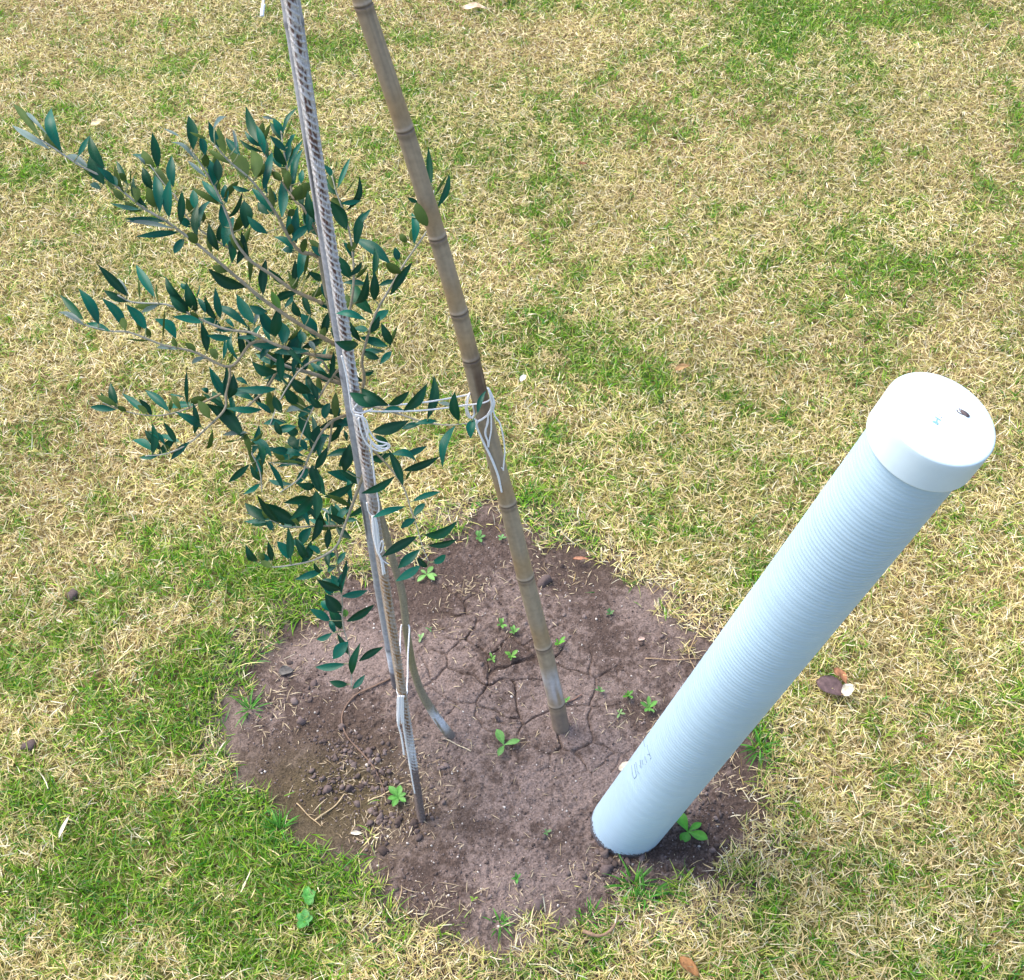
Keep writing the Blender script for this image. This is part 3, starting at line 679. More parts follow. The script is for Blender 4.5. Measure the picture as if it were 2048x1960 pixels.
P = smooth_path([hit_cap(1800 + x / 12.25, 780 + y / 12.25) for x, y in [(1445,440),(1460,490),(1500,545),(1570,600)]], 12); V, F = tube(P, .0004, 6); mb = MB(); mb.add(V, F)
P = smooth_path([hit_cap(1800 + x / 12.25, 780 + y / 12.25) for x, y in [(1390,480),(1415,535),(1480,575),(1580,615)]], 12); V, F = tube(P, .0005, 6); mb.add(V, F)
mb.build('hole_rim', M_hole, cap)

# ------------------------------------------------------------------ stakes
def zlin(y, y0, z0, y1, z1): 
    t = (y - y0) / (y1 - y0); return 1 / ((1 - t) / z0 + t / z1)
ZRB = zg(843, 1640); ZRT = 1.12; ZGB = zg(797, 1378); ZGT = 1.142
def z_rebar(y): return zlin(y, 1640, ZRB, 0, ZRT)
def z_grey(y): return zlin(y, 1378, ZGB, 0, ZGT)
def x_rebar(y): return np.interp(y, [-500, 0, 160, 350, 510, 1180, 1335, 1500, 1640], [500, 577, 603, 635, 662, 775, 799, 823, 843])
def x_grey(y): return np.interp(y, [-500, 0, 420, 700, 1180, 1378], [504, 581, 645, 686, 760, 794])
# rebar
ys = np.linspace(-420, 1652, 60); P = np.array([W(x_rebar(y), y, z_rebar(y)) for y in ys][::-1]); P[0] = W(845, 1640, ZRB) + np.array([0, 0, -.03])
pa = P[1]; pb = P[-1]; Lr = np.linalg.norm(pb - pa); nr = int(Lr / .00055); seg = 48
s = np.linspace(-.03, Lr, nr); C = pa + (s / Lr)[:, None] * (pb - pa)
bow = np.array([.0015 * math.sin(math.pi * max(q, 0) / Lr) for q in s]); C[:, 0] += bow
T, A_, B_ = frames(C[::200]); Tn = (pb - pa) / Lr
fr_ = CAM - C[nr // 2]; fr_ -= Tn * (fr_ @ Tn); fr_ /= np.linalg.norm(fr_)           # towards camera side
sr = np.cross(Tn, fr_)                                                             # to the left or right
if sr[0] < 0: sr = -sr
th = np.linspace(0, 2 * np.pi, seg, endpoint=False)                                # 0 = front, pi/2 = right
rb = .0043 * (1 + .012 * np.sin(s * 37))[:, None] * np.ones(seg)[None]
lr = np.exp(-((th - np.pi * .40) / .16) ** 2) + np.exp(-((th - np.pi * 1.50) / .16) ** 2)
dth = (th + np.pi) % (2 * np.pi) - np.pi                                           # -pi..pi, 0 front
pitch = .0056; phs = (s[:, None] * (1 - .10 * s[:, None]) + .0044 * np.sin(dth)[None]) / pitch + .9 * fbm(s * 30, s * 0, 888, 2)[:, None]
ridge = np.clip(np.cos(2 * np.pi * phs), -.2, 1) ** 1
env = np.clip(1.25 * np.abs(np.cos(dth - .15)), 0, 1)[None]
wn_ = fbm(s[:, None] * 160, th[None] * 2.0 + 0 * s[:, None], 901, 3)
Rr = rb + .0009 * lr[None] + .0013 * np.clip(ridge, 0, 1) * env * (.7 + .6 * wn_) + (wn_ - .5) * .0006
V = (C[:, None] + Rr[..., None] * (np.cos(th)[None, :, None] * fr_ + np.sin(th)[None, :, None] * sr)).reshape(-1, 3)
i = np.arange(nr - 1)[:, None] * seg; j = np.arange(seg)[None]; k = (j + 1) % seg
F = np.stack([i + j, i + k, i + seg + k, i + seg + j], -1).reshape(-1, 4)
capf = np.array([[(nr - 1) * seg + q for q in range(seg)]])
w1 = fbm(s[:, None] * 75, th[None] * 2.2 + 0 * s[:, None], 951, 3); w2 = fbm(s[:, None] * 260, th[None] * 4 + 0 * s[:, None], 977, 2)
rust = np.clip((.50 - np.clip(ridge, 0, 1)) * 1.4 + (w1 - .5) * 3.4 + (w2 - .5) * 2.2 - .25 * np.abs(dth)[None], 0, 1) * (1 - np.clip(lr[None] * 1.2, 0, 1) * .85) * np.clip(np.cos(dth) + .1, 0.05, 1)[None]
low = np.clip((.62 - s) / .2, 0, 1) * np.clip((s - .12) / .1, 0, 1)
paint = np.array([.50, .48, .47]); rcol = np.array([.10, .048, .034]); gold = np.array([.22, .11, .03]); dull = np.array([.36, .29, .23])
pc = paint[None, None] * (1 - low[:, None, None]) + dull[None, None] * low[:, None, None]
rc = rcol[None, None] * (1 - low[:, None, None]) + gold[None, None] * low[:, None, None]
cc = pc * (1 - rust[..., None]) + rc * rust[..., None]
base_ = np.clip((.085 - s) / .01, 0, 1)[:, None, None]; cc = cc * (1 - base_) + np.array([.16, .12, .105]) * base_
wh = np.clip(1 - np.abs(s - .12) / .04, 0, 1)[:, None, None] * .6 * (w2[..., None] > .4); cc = cc * (1 - wh) + np.array([.62, .62, .63]) * wh
cc *= (.85 + .35 * w2)[..., None]
rb_o = mesh_obj('rebar_stake', V, [F, capf], M_rebar, colors=cc.reshape(-1, 3), origin=pa)
tag(rb_o, 'thin ribbed steel bar with flaking grey paint and rust in front of the grey stake', 'rebar stake')
# grey wooden stake
ys = np.linspace(-420, 1378, 90); P = np.array([W(x_grey(y), y, z_grey(y)) for y in ys][::-1]); P = np.vstack([P[0] + np.array([.002, 0, -.04]), P])
P = smooth_path(P, 420); seg = 20; th = np.linspace(0, 2 * np.pi, seg, endpoint=False); hh = P[:, 2]
nodes = [.10, .235, .40, .60, .80, 1.0, 1.2]
R = np.interp(hh, [0, 1.2], [.0060, .0080])[:, None] * (1 + .03 * (fbm(hh[:, None] * 20, th[None] + 0 * hh[:, None], 61, 3) - .5)); nb = sum(np.exp(-((hh - q) / .004) ** 2) for q in nodes)
R = R * (1 + .08 * nb[:, None]); V, F = tube(P, R, seg)
n1_ = fbm(hh[:, None] * 30, np.sin(th)[None] * 2 + 0 * hh[:, None], 62, 3)[..., None]; n2_ = fbm(hh[:, None] * 8, np.sin(th)[None] * 6 + 0 * hh[:, None], 63, 2)[..., None]
cc = np.array([.36, .36, .39]) * (.8 + .4 * n1_) * np.ones((len(hh), seg, 3)); cc = cc * (1 - np.clip((n2_ - .62) * 6, 0, .7)) 
wb = (np.clip(1 - np.abs(hh - .075) / .028, 0, 1) ** .5)[:, None, None] * (.6 + .4 * (n1_ > .45)); cc = cc * (1 - wb) + np.array([.66, .68, .74]) * wb
db = np.clip((.050 - hh) / .006, 0, 1)[:, None, None]; cc = cc * (1 - db) + np.array([.17, .15, .15]) * db
cc = cc * (1 - .55 * np.clip(nb, 0, 1)[:, None, None] * (n1_ > .5))
go = mesh_obj('wooden_stake', V, F, M_wood, colors=np.clip(cc, 0, 1).reshape(-1, 3), origin=P[0]); tag(go, 'slim round grey weathered stake behind the ribbed steel bar, whitewashed near its foot', 'stake')
# bamboo
BY = [-420, 0, 260, 470, 620, 716, 840, 1000, 1155, 1285, 1400, 1455]; BX = [588, 724, 810, 874, 917, 942, 970, 1014, 1051, 1085, 1112, 1122]
ZBB = zg(1122, 1455)
def z_bam(y): return zlin(y, 1455, ZBB, 0, 1.24)
def x_bam(y): return np.interp(y, BY, BX)
P = np.array([W(x_bam(y), y, z_bam(y)) for y in np.linspace(-420, 1455, 120)][::-1]); P = np.vstack([P[0] + [0.004, 0.004, -.04], P]); P = smooth_path(P, 1500)
hh = P[:, 2]; nodes = []
for ny_ in [1405, 1290, 1152, 1005, 716, 623, 473, 258, 8, -220]:
    q = W(x_bam(ny_), ny_, z_bam(ny_)); nodes.append(q[2])
seg = 32; th = np.linspace(0, 2 * np.pi, seg, endpoint=False)
R0 = np.interp(hh, [0, .35, .7, 1.1, 1.5], [.0108, .0098, .0086, .0077, .0070]); nb = np.zeros(len(hh)); grv = np.zeros(len(hh)); lite = np.zeros(len(hh)); dark = np.zeros(len(hh))
for q in nodes:
    nb += np.exp(-((hh - q) / .0035) ** 2); grv += np.exp(-((hh - q) / .0010) ** 2); lite += np.exp(-((hh - q - .0030) / .0018) ** 2); dark += np.exp(-((hh - q) / .0016) ** 2) + .5 * np.exp(-((hh - q + .005) / .003) ** 2)
R = (R0 * (1 + .09 * nb - .13 * grv))[:, None] * (1 + .03 * (fbm(hh[:, None] * 12, np.cos(th)[None] * 1.5 + 0 * hh[:, None], 161, 3) - .5)); V, F = tube(P, R, seg)
stk = fbm(hh[:, None] * 3 + np.floor(hh * 8)[:, None], np.cos(th)[None] * 9 + np.sin(th)[None] * 7 + 0 * hh[:, None], 165, 3)[..., None]
blo = fbm(hh[:, None] * 16, np.cos(th)[None] * 2 + np.sin(th)[None] * 1.3 + 0 * hh[:, None], 168, 4)[..., None]
c1 = np.array([.28, .21, .135]); c2 = np.array([.22, .18, .135]); cc = c1 * blo * 1.1 + c2 * (1.1 - blo * .9); cc = cc * (.85 + .35 * stk)
# segment tone: lower internodes greyer, ochre just above each node
och = np.zeros(len(hh))
for q in nodes: och += np.exp(-((hh - q - .022) / .018) ** 2)
cc = cc * (1 - .5 * och[:, None, None]) + np.array([.33, .205, .09]) * .5 * och[:, None, None]
cc = cc * (1 - .65 * np.clip(lite, 0, 1)[:, None, None]) + np.array([.42, .34, .27]) * .65 * np.clip(lite, 0, 1)[:, None, None]
cc = cc * (1 - .75 * np.clip(dark, 0, 1)[:, None, None]) + np.array([.07, .045, .035]) * .75 * np.clip(dark, 0, 1)[:, None, None]
hk = W(x_bam(760), 760, z_bam(760))[2]; hb1 = W(x_bam(1365), 1365, z_bam(1365))[2]
rightside = np.clip(.5 + .8 * np.cos(th), 0, 1)
T_, A_, B_ = frames(P); dirx = (np.cos(th)[None, :, None] * A_[:, None] + np.sin(th)[None, :, None] * B_[:, None])[..., 0]
stn = (np.clip(1.2 - np.abs(hh - hk) / .045, 0, 1)[:, None] * np.clip(.6 + dirx + (blo[..., 0] - .5) * 3, 0, 1))[..., None]
cc = cc * (1 - .8 * stn) + np.array([.06, .025, .015]) * .8 * stn
wb = (np.clip(1.6 - np.abs(hh - hb1) / .024, 0, 1)[:, None] * np.clip(.2 + 3 * (blo[..., 0] - .32), 0, 1))[..., None]; cc = cc * (1 - .75 * wb) + np.array([.50, .48, .50]) * .75 * wb
db = np.clip((.045 - hh) / .01, 0, 1)[:, None, None]; cc = cc * (1 - .6 * db) + np.array([.17, .125, .105]) * .6 * db
bo = mesh_obj('bamboo_cane', V, F, M_bamboo, colors=np.clip(cc, 0, 1).reshape(-1, 3), origin=P[0]); tag(bo, 'thick tan bamboo cane with ringed nodes, slightly kinked, leaning left', 'bamboo cane')

# ------------------------------------------------------------------ olive sapling
def zt(y): return zlin(y, 1478, zg(905, 1478), 0, 1.205)
TR = [(520,-420),(572,-60),(592,120),(622,300),(640,400),(646,470),(645,528),(672,661),(700,775),(728,900),(752,1000),(768,1055),(784,1114),(803,1180),(809,1223),(814,1268),(826,1335),(842,1383),(860,1415),(882,1447),(905,1478)]
tree = empty('olive_sapling', W(905, 1478, zg(905, 1478)))
tag(tree, 'young olive tree with narrow dark green leaves, bent thin trunk tied to the stakes', 'olive tree')
P = np.array([W(x, y, zt(y) + (.012 if y < 900 else 0)) for x, y in TR][::-1]); P = np.vstack([P[0] + [.01, 0, -.03], P]); P = smooth_path(P, 260)
hh = P[:, 2]; R = np.interp(hh, [0, .04, .12, .4, .9, 1.4], [.0068, .0058, .0047, .0042, .0030, .0016]) * (1 + .07 * (fbm(hh * 40, hh * 0, 5, 2) - .5)); V, F = tube(P, R, 14)
nz = fbm(np.repeat(hh, 14) * 35, np.tile(np.arange(14) * .7, len(hh)), 77, 3)[:, None]; H = np.repeat(hh, 14)[:, None]
cc = np.array([.25, .215, .15]) * (.7 + .55 * nz); wb = np.clip(1.5 - np.abs(H - .042) / .018, 0, 1) * (nz > .35); cc = cc * (1 - .85 * wb) + np.array([.62, .64, .68]) * .85 * wb
ol = np.clip(1 - np.abs(H - .17) / .06, 0, 1) * .5; cc = cc * (1 - ol) + np.array([.22, .19, .07]) * ol
db = np.clip((.020 - H) / .006, 0, 1); cc = cc * (1 - db) + np.array([.18, .15, .13]) * db
mesh_obj('trunk', V, F, M_bark, tree, colors=np.clip(cc, 0, 1))
BR = [ # (points px from trunk outwards, depth offset at tip, r0)
 ([(672,690),(599,648),(529,601),(495,573),(445,530),(394,488),(333,443),(285,415),(240,378),(213,358),(160,331),(128,310),(80,278)], -.06, .0022),
 ([(547,552),(482,511),(430,480),(395,455),(372,430),(352,395),(328,368),(300,330)], .02, .0013),
 ([(646,607),(588,581),(547,552),(500,520),(470,480),(459,443),(437,390),(416,350),(381,299)], -.03, .0020),
 ([(635,514),(623,508),(599,502),(576,472),(558,437),(529,393),(497,355),(459,323),(430,290)], -.05, .0019),
 ([(643,481),(629,455),(605,414),(588,399),(576,345),(567,300),(562,262)], .03, .0015),
 ([(588,399),(555,350),(530,310),(519,275)], .03, .0011),
 ([(690,700),(697,640),(706,580),(707,530),(700,470),(687,423),(673,385),(664,352)], .05, .0016),
 ([(712,830),(728,760),(724,720),(738,665),(755,619),(781,575),(810,525),(854,461),(863,425),(868,380)], .06, .0018),
 ([(535,682),(501,688),(459,733),(389,704),(327,690),(260,665),(220,662),(164,648),(130,630)], -.06, .0017),
 ([(672,715),(613,707),(563,693),(535,682),(501,665),(459,660),(422,648),(375,626),(333,609),(288,606),(260,603),(235,590)], -.03, .0020),
 ([(459,733),(460,755),(452,790),(450,817),(425,845),(377,887),(333,907),(290,912)], -.07, .0016),
 ([(452,785),(436,791),(403,806),(361,822),(319,831),(276,828),(234,817),(205,805)], -.05, .0012),
 ([(690,770),(630,749),(568,730),(520,700),(480,670)], .0, .0026),
 ([(703,826),(665,842),(640,870),(617,915),(600,955),(560,985)], -.05, .0017),
 ([(735,930),(717,976),(702,1017),(689,1052),(672,1093),(640,1115),(605,1126),(547,1134),(520,1125)], -.05, .0020),
 ([(672,1093),(678,1140),(684,1200),(686,1250),(696,1290),(702,1340),(703,1375)], -.04, .0013),
 ([(689,1052),(634,1052),(576,1054),(540,1040)], -.06, .0012),
 ([(560,730),(530,780),(470,840),(487,873),(505,910),(520,945),(524,985)], -.04, .0015),
 ([(745,900),(775,930),(806,973),(822,1020),(834,1055),(846,1096),(857,1123)], -.06, .0013),
 ([(716,812),(758,816),(801,829),(849,844),(896,850),(940,846)], -.04, .0015),
 ([(689,725),(660,760),(638,795),(615,840),(600,880)], -.02, .0014),
 ([(665,842),(655,900),(626,935),(588,929),(540,925)], -.03, .0012),
 ([(700,775),(660,745),(640,720),(600,740),(560,800),(540,850)], -.05, .0014),
]
bz = []; bobj = []
for bi, (pts, off, r0) in enumerate(BR):
    n = len(pts); y0 = pts[0][1]
    zz = []
    dd = np.concatenate([[0], np.cumsum([math.hypot(pts[q + 1][0] - pts[q][0], pts[q + 1][1] - pts[q][1]) for q in range(n - 1)])]); dd /= dd[-1]
    joff = .012
    for q, (x, y) in enumerate(pts): zz.append(zt(.62 * y + .38 * y0) + joff + off * dd[q])
    bz.append(np.array([[x, y, z] for (x, y), z in zip(pts, zz)]))
    P = smooth_path([W(x, y, z) for x, y, z in bz[-1]], 12 + 6 * n); m = len(P)
    R = r0 * np.linspace(1, .35, m) * (1 + .08 * rng.normal(size=m)); V, F = tube(P, R, 8)
    t = np.repeat(np.linspace(0, 1, m), 8)[:, None]; nz = fbm(np.repeat(np.arange(m), 8) * .6, np.tile(np.arange(8) * .8, m), bi, 2)[:, None]
    cc = (np.array([.25, .20, .12]) * (1 - t) + np.array([.36, .36, .31]) * t) * (.75 + .5 * nz)
    bobj.append(mesh_obj('branch', V, F, M_bark, tree, colors=cc))
# dense samples of the branches for attaching leaves
samp = []
for bi, a in enumerate(bz):
    s_ = smooth_path(a * np.array([1, 1, 1000.]), 80) / np.array([1, 1, 1000.])
    samp.append(np.hstack([s_, np.full((80, 1), bi)]))
samp = np.concatenate(samp)
TA = "300,470,110,230,60,o;460,570,390,270,85,t;470,600,320,430,85,o;350,440,205,290,30,s;380,560,110,390,50,s;670,700,510,610,50,s;585,610,665,465,40,t;785,700,680,470,75,g;780,820,700,575,110,g;770,790,630,700,60,o;760,860,680,820,45,t;930,880,865,680,40,o;960,830,880,655,45,g;940,800,900,740,60,o;935,940,850,860,55,o;850,860,810,770,50,o;880,830,830,750,50,t;1020,960,990,820,60,o;1110,1000,1010,770,50,g;975,830,970,700,12,o;1060,1020,940,950,60,o;1050,1010,840,965,35,t;1250,1100,950,1080,45,t;1300,1150,960,1100,35,s;1340,1180,1035,1210,50,t;1380,1230,1310,1330,75,t;1480,1260,1410,1190,90,o;1140,870,1075,700,70,g;1165,700,1075,570,75,o;1185,700,1145,450,70,g;1100,680,1035,610,25,s;1170,1000,1110,850,90,o;1200,1030,1165,770,80,t;1280,840,1195,700,85,o;1300,840,1290,620,70,t;1270,1070,1275,800,75,t;1355,1120,1365,880,60,g;1480,1220,1485,980,60,g;1450,1060,1400,930,60,o;1465,1010,1455,860,65,t;1520,1110,1520,1010,40,o;1250,980,1205,930,25,t;1430,1140,1340,1080,60,t;1450,560,1415,320,85,g;1465,640,1295,515,30,s;1350,460,1225,400,20,s;1550,700,1530,580,60,o;1540,600,1510,460,60,t;1640,800,1630,640,70,g;1645,880,1625,780,65,o;1650,970,1450,850,50,o;1550,770,1415,650,30,s;1560,480,1430,430,25,o;1640,560,1570,360,60,t;1690,590,1640,400,65,o;1600,400,1700,320,30,s;1730,670,1570,570,45,o;1770,560,1745,420,25,s;1800,600,1700,480,60,t;1850,780,1710,560,110,o;1700,960,1690,830,60,t;1680,930,1790,800,50,o;1640,1320,1570,1120,65,g;1595,1340,1560,1200,35,o;1680,1150,1660,980,70,t;1680,1290,1750,1080,80,t;1740,1410,1720,1250,60,g;1850,1590,1580,1460,90,g;1720,1470,1600,1440,60,o;960,1660,750,1440,70,g;970,1700,790,1620,60,g;960,1640,870,1530,35,s;1160,1670,1030,1440,70,t;1050,1680,1040,1530,20,o;1185,1700,1180,1570,18,o;630,1840,460,1660,60,g;740,1870,600,1620,80,t;1380,1700,1250,1520,60,g;1400,1790,1280,1665,60,g;1480,1770,1400,1570,70,g"
TB = "420,470,320,230,70,g;400,470,430,325,55,o;430,480,480,340,30,o;420,490,310,385,35,t;560,430,500,300,55,t;500,300,420,285,20,s;565,400,655,235,28,t;575,420,625,310,15,o;590,520,480,420,45,t;600,500,650,410,25,t;590,620,520,470,65,g;600,570,635,505,30,o;380,700,350,520,90,o;445,780,490,540,60,t;460,820,455,650,35,t;390,700,440,600,30,o;560,640,495,565,40,t;560,720,490,660,50,o;600,700,560,640,60,o;600,780,600,660,60,o;640,760,700,520,50,t;690,740,700,650,40,t;660,850,740,740,100,o;610,850,690,760,90,o;560,970,555,740,70,t;520,870,480,790,60,t;510,960,360,780,60,t;340,790,230,760,35,t;470,950,400,870,50,g;460,1080,330,970,60,t;310,1050,300,870,90,g;250,1290,280,1080,60,g;255,1290,300,1160,15,s;600,960,640,920,60,o;600,1090,620,1020,60,o;655,1150,665,910,60,t;740,1080,740,930,50,t;690,1100,640,1010,60,g;800,1000,740,800,60,g;810,930,790,850,30,g;640,1200,510,1110,45,t;640,1210,570,1190,50,t;700,1210,720,1120,60,o;830,1200,750,1130,60,o;840,1240,760,1170,45,t;670,1390,680,1200,70,t;710,1370,740,1200,25,o;720,1400,770,1330,20,o;640,1460,640,1390,70,o;620,1450,600,1340,25,o;430,1500,450,1270,65,g;340,1420,330,1250,35,o;550,1600,490,1480,55,b;440,1530,380,1510,40,t;830,1400,740,1340,50,g;900,700,850,620,40,t;940,820,860,700,50,g;915,780,900,670,65,o;940,770,1020,575,35,t;920,650,930,580,10,o;965,840,1070,690,10,o;1005,920,1080,700,45,g;1000,1055,890,870,90,g;960,940,910,840,100,o;1040,1060,1160,920,40,t;1060,1180,1110,950,65,g;1050,1200,1010,1150,90,o;1030,1390,945,1240,75,g;1020,1370,1100,1280,40,g;1060,1390,1140,1310,30,o;1060,1560,1140,1350,60,g;1180,1630,1050,1420,90,g;1150,1440,985,1420,40,t;1300,1290,1070,1130,80,t;1180,1370,1190,1190,45,g;1190,1540,1190,1350,65,g;1215,1440,1340,1400,35,t;1300,1500,1440,1290,55,g;1370,1350,1275,1290,80,o;1350,1270,1330,1180,50,t;1460,1150,1445,950,55,t;1410,1140,1365,1090,60,o;1440,1130,1460,1050,55,o;1430,970,1360,820,10,o;1550,1030,1480,880,100,oF;1580,750,1560,510,45,g;1490,870,1415,835,30,g;1600,830,1690,680,20,o;1620,900,1695,685,45,g;1300,1840,1240,1700,60,g;1290,1860,1345,1720,25,o;1170,1700,1280,1610,60,t;1280,1850,1100,1790,60,t;1165,1760,1220,1650,50,g;910,1560,840,1420,90,t;920,1600,820,1570,40,t;1000,1600,1000,1500,50,o;1130,1670,940,1630,50,tF;1080,1840,930,1820,75,gF"
TC = "310,600,140,520,35,s;610,640,450,430,70,t;610,640,570,550,55,o;760,640,620,470,75,t;710,660,690,530,35,o;780,700,760,630,50,o;500,650,345,595,50,t;970,700,825,570,75,t;975,760,950,700,50,o;875,710,890,480,15,o;980,780,840,770,35,s;800,710,610,695,15,o;845,460,730,510,35,s;1060,520,930,400,60,g;1110,510,1045,310,70,g;1050,360,1010,310,35,t;1110,420,1140,310,10,t;1130,560,1070,520,60,o;1160,590,960,550,55,t;1180,520,1130,420,40,t;1260,570,1180,410,50,g;1285,560,1250,350,55,t;1190,800,1150,600,60,g;1110,790,1040,740,60,o;1190,830,1090,880,35,s;1265,850,1215,780,70,o;1305,850,1315,710,30,t;1350,890,1375,810,25,o;1360,700,1200,680,50,t;1550,700,1400,700,30,t;1480,620,1260,480,60,t;1400,640,1250,640,40,t;1380,620,1330,570,40,t;1530,600,1410,400,80,t;1660,680,1570,510,80,t;1670,690,1700,480,80,g;1520,620,1580,500,25,s;1620,510,1500,470,60,t;1740,490,1800,400,35,t;1750,740,1720,590,80,t;1760,720,1830,630,30,o;1830,890,1860,650,90,t;1920,790,1680,800,55,t;1800,900,1860,750,60,g;1720,760,1520,750,60,t;1570,850,1650,760,45,t;1690,940,1520,870,75,g;1720,1010,1710,800,60,g;1870,940,1915,830,50,t;1930,1090,1780,980,80,g;1950,1090,1905,970,40,g;1050,1170,1045,940,30,g;1255,1080,1240,950,35,t;1310,1130,1325,900,40,g;1340,1130,1375,960,65,g;1200,1090,1155,1060,45,t;1060,1150,1180,1120,60,o;1100,1380,1090,1170,50,g;1210,1270,1130,1150,70,o;1150,1330,975,1230,60,t;1030,1120,920,1100,15,t;925,1220,935,1140,30,o;920,1220,760,1080,60,t;760,1240,595,1100,50,t;765,1240,700,1180,50,o;560,1170,440,1090,45,g;550,1180,410,1110,50,o;540,1210,365,1190,50,t;615,1220,550,1190,45,o;800,1500,665,1430,55,t;865,1500,750,1360,55,g;890,1460,780,1370,40,t;970,1450,885,1305,45,g;1000,1440,860,1390,40,t;925,1500,885,1460,40,o;1060,1440,940,1560,50,t;850,1530,715,1550,35,t;1230,1350,1190,1480,35,o;1450,1400,1200,1180,100,g;1440,1400,1270,1200,90,g;1690,1060,1420,1060,60,t;1550,1090,1370,1120,50,t;1480,1030,1400,990,35,t;1580,1210,1340,1200,50,t;1590,1190,1540,1070,40,g;1720,1230,1670,1110,60,g;1840,1170,1750,1060,80,g;1650,1240,1540,1160,40,t;1760,1300,1600,1310,50,t;1860,1210,1760,1230,40,s;1720,1390,1680,1300,60,g;1930,1430,1880,1200,80,g;1840,1380,1760,1350,80,g;1480,1370,1310,1390,35,s;1400,1430,1310,1440,15,o;1650,1540,1500,1430,60,t;1550,1450,1580,1610,50,g;1490,1600,1350,1720,50,g;1450,1360,1500,1520,45,o;1480,1500,1530,1640,35,o;1780,1510,1650,1500,60,t;1850,1490,1790,1400,80,g;1900,1600,1650,1590,20,o"
TD = "430,900,280,850,50,t;310,740,190,560,90,t;340,780,370,640,50,o;300,830,260,760,40,s;360,740,410,540,60,g;190,580,140,460,60,g;270,570,210,410,50,g;60,780,40,620,90,t;210,780,190,690,80,t;460,770,430,660,60,g;640,760,570,620,50,g;700,680,600,660,50,t;820,830,660,830,50,t;780,890,670,840,70,g;790,930,870,840,50,t;740,980,660,1000,50,t;780,1240,570,1150,90,gF;850,1240,660,1120,90,gF;855,1240,1000,1140,60,gF;965,1280,1130,1090,80,gF;1145,1340,1190,1040,75,gF;1380,1360,1350,1150,75,gF;1520,1300,1580,1140,40,tF;1330,1240,1230,1220,30,s;970,1280,805,1300,50,t;730,1440,990,1360,90,gF;950,1420,1090,1380,45,t;1050,1380,1210,1360,40,t;1350,1395,1265,1690,65,t;1490,1340,1470,1480,70,tF;860,1560,760,1470,70,g;720,1640,860,1600,70,g;870,1610,1050,1660,55,t;960,1840,860,1590,65,gF;960,1620,1130,1550,50,t;960,1730,1220,1630,60,g;985,1800,1030,1720,20,o;650,1900,885,1780,60,gF;330,1410,560,1380,70,g;390,1620,620,1600,55,t;520,1740,560,1540,90,g;480,1700,600,1560,80,g;290,1600,330,1400,90,g;330,1640,400,1480,60,t;300,1720,390,1560,60,g;280,1690,330,1870,80,g;250,1700,165,1810,50,t;440,1340,480,1260,45,t;370,1340,410,1230,80,t;350,1260,270,1180,60,g;170,1330,300,1230,50,t;0,1430,150,1400,60,t;180,1580,100,1500,60,t;240,1580,170,1500,60,t;210,1620,60,1580,50,t;210,1690,160,1640,60,g;540,1510,520,1430,30,g"
TE = "410,400,300,470,35,t;750,310,660,400,55,t;770,310,850,470,80,g;870,320,1100,400,80,t;850,490,1040,400,60,g;780,420,665,400,55,g;780,510,580,530,60,g;780,480,620,640,70,g;790,450,790,640,70,g;810,600,760,790,60,g;660,680,430,540,90,g;540,670,400,490,50,g;450,660,315,540,60,g;500,720,460,640,55,t;740,620,700,590,40,t;930,660,1030,560,50,t;880,600,830,570,20,s;1000,655,1070,650,30,t;930,700,1030,770,55,g;930,690,870,660,40,t;880,700,870,840,50,g;760,700,690,820,70,t;610,920,600,710,55,g;620,920,530,800,70,t;690,950,750,800,60,g;720,860,640,790,60,t;820,880,750,830,50,t;490,930,465,800,45,g;480,930,430,880,45,t;390,930,315,820,55,g;430,930,400,870,50,o;490,970,410,930,55,o;880,970,870,870,45,g;820,1010,780,940,30,g;930,880,850,880,45,t;940,950,990,870,40,t;1000,920,965,1080,30,g;930,960,870,1000,40,t;840,990,660,1050,50,t;940,1110,900,1030,60,t;930,1130,840,1060,80,t;900,1160,850,1080,80,t;960,1170,1130,1130,50,t;970,1280,860,1160,90,g;900,1270,830,1210,80,t;970,1390,890,1260,90,g;890,1340,760,1260,60,t;1000,1340,1180,1230,55,g;990,1310,990,1260,50,b;920,1420,890,1340,50,t;900,1420,800,1460,40,t;1010,1480,915,1590,80,t;990,1630,800,1650,55,t;1035,1700,1090,1500,55,g;1085,1610,1240,1520,50,g;1010,1770,890,1750,50,g;1040,1800,1120,1710,40,t;1180,630,1390,560,45,tF;1450,520,1630,460,40,t;1460,620,1530,540,60,t;1470,640,1375,700,50,t;1530,750,1745,660,65,g;1480,760,1255,890,65,gF;1555,820,1745,780,45,g;1500,850,1360,970,65,t;1500,960,1345,1060,60,tF;1550,970,1490,910,50,g;1590,940,1670,890,60,t"
leaves = []
for s_, (ox, oy, sc) in ((TA, (0,150,3.752)), (TB, (400,150,3.411)), (TC, (80,480,3.5636)), (TD, (550,480,3.752)), (TE, (400,850,3.411))):
    for it in s_.split(';'):
        a = it.split(','); v = [float(q) for q in a[:5]]
        leaves.append((ox + v[0] / sc, oy + v[1] / sc, ox + v[2] / sc, oy + v[3] / sc, v[4] / sc, a[5]))
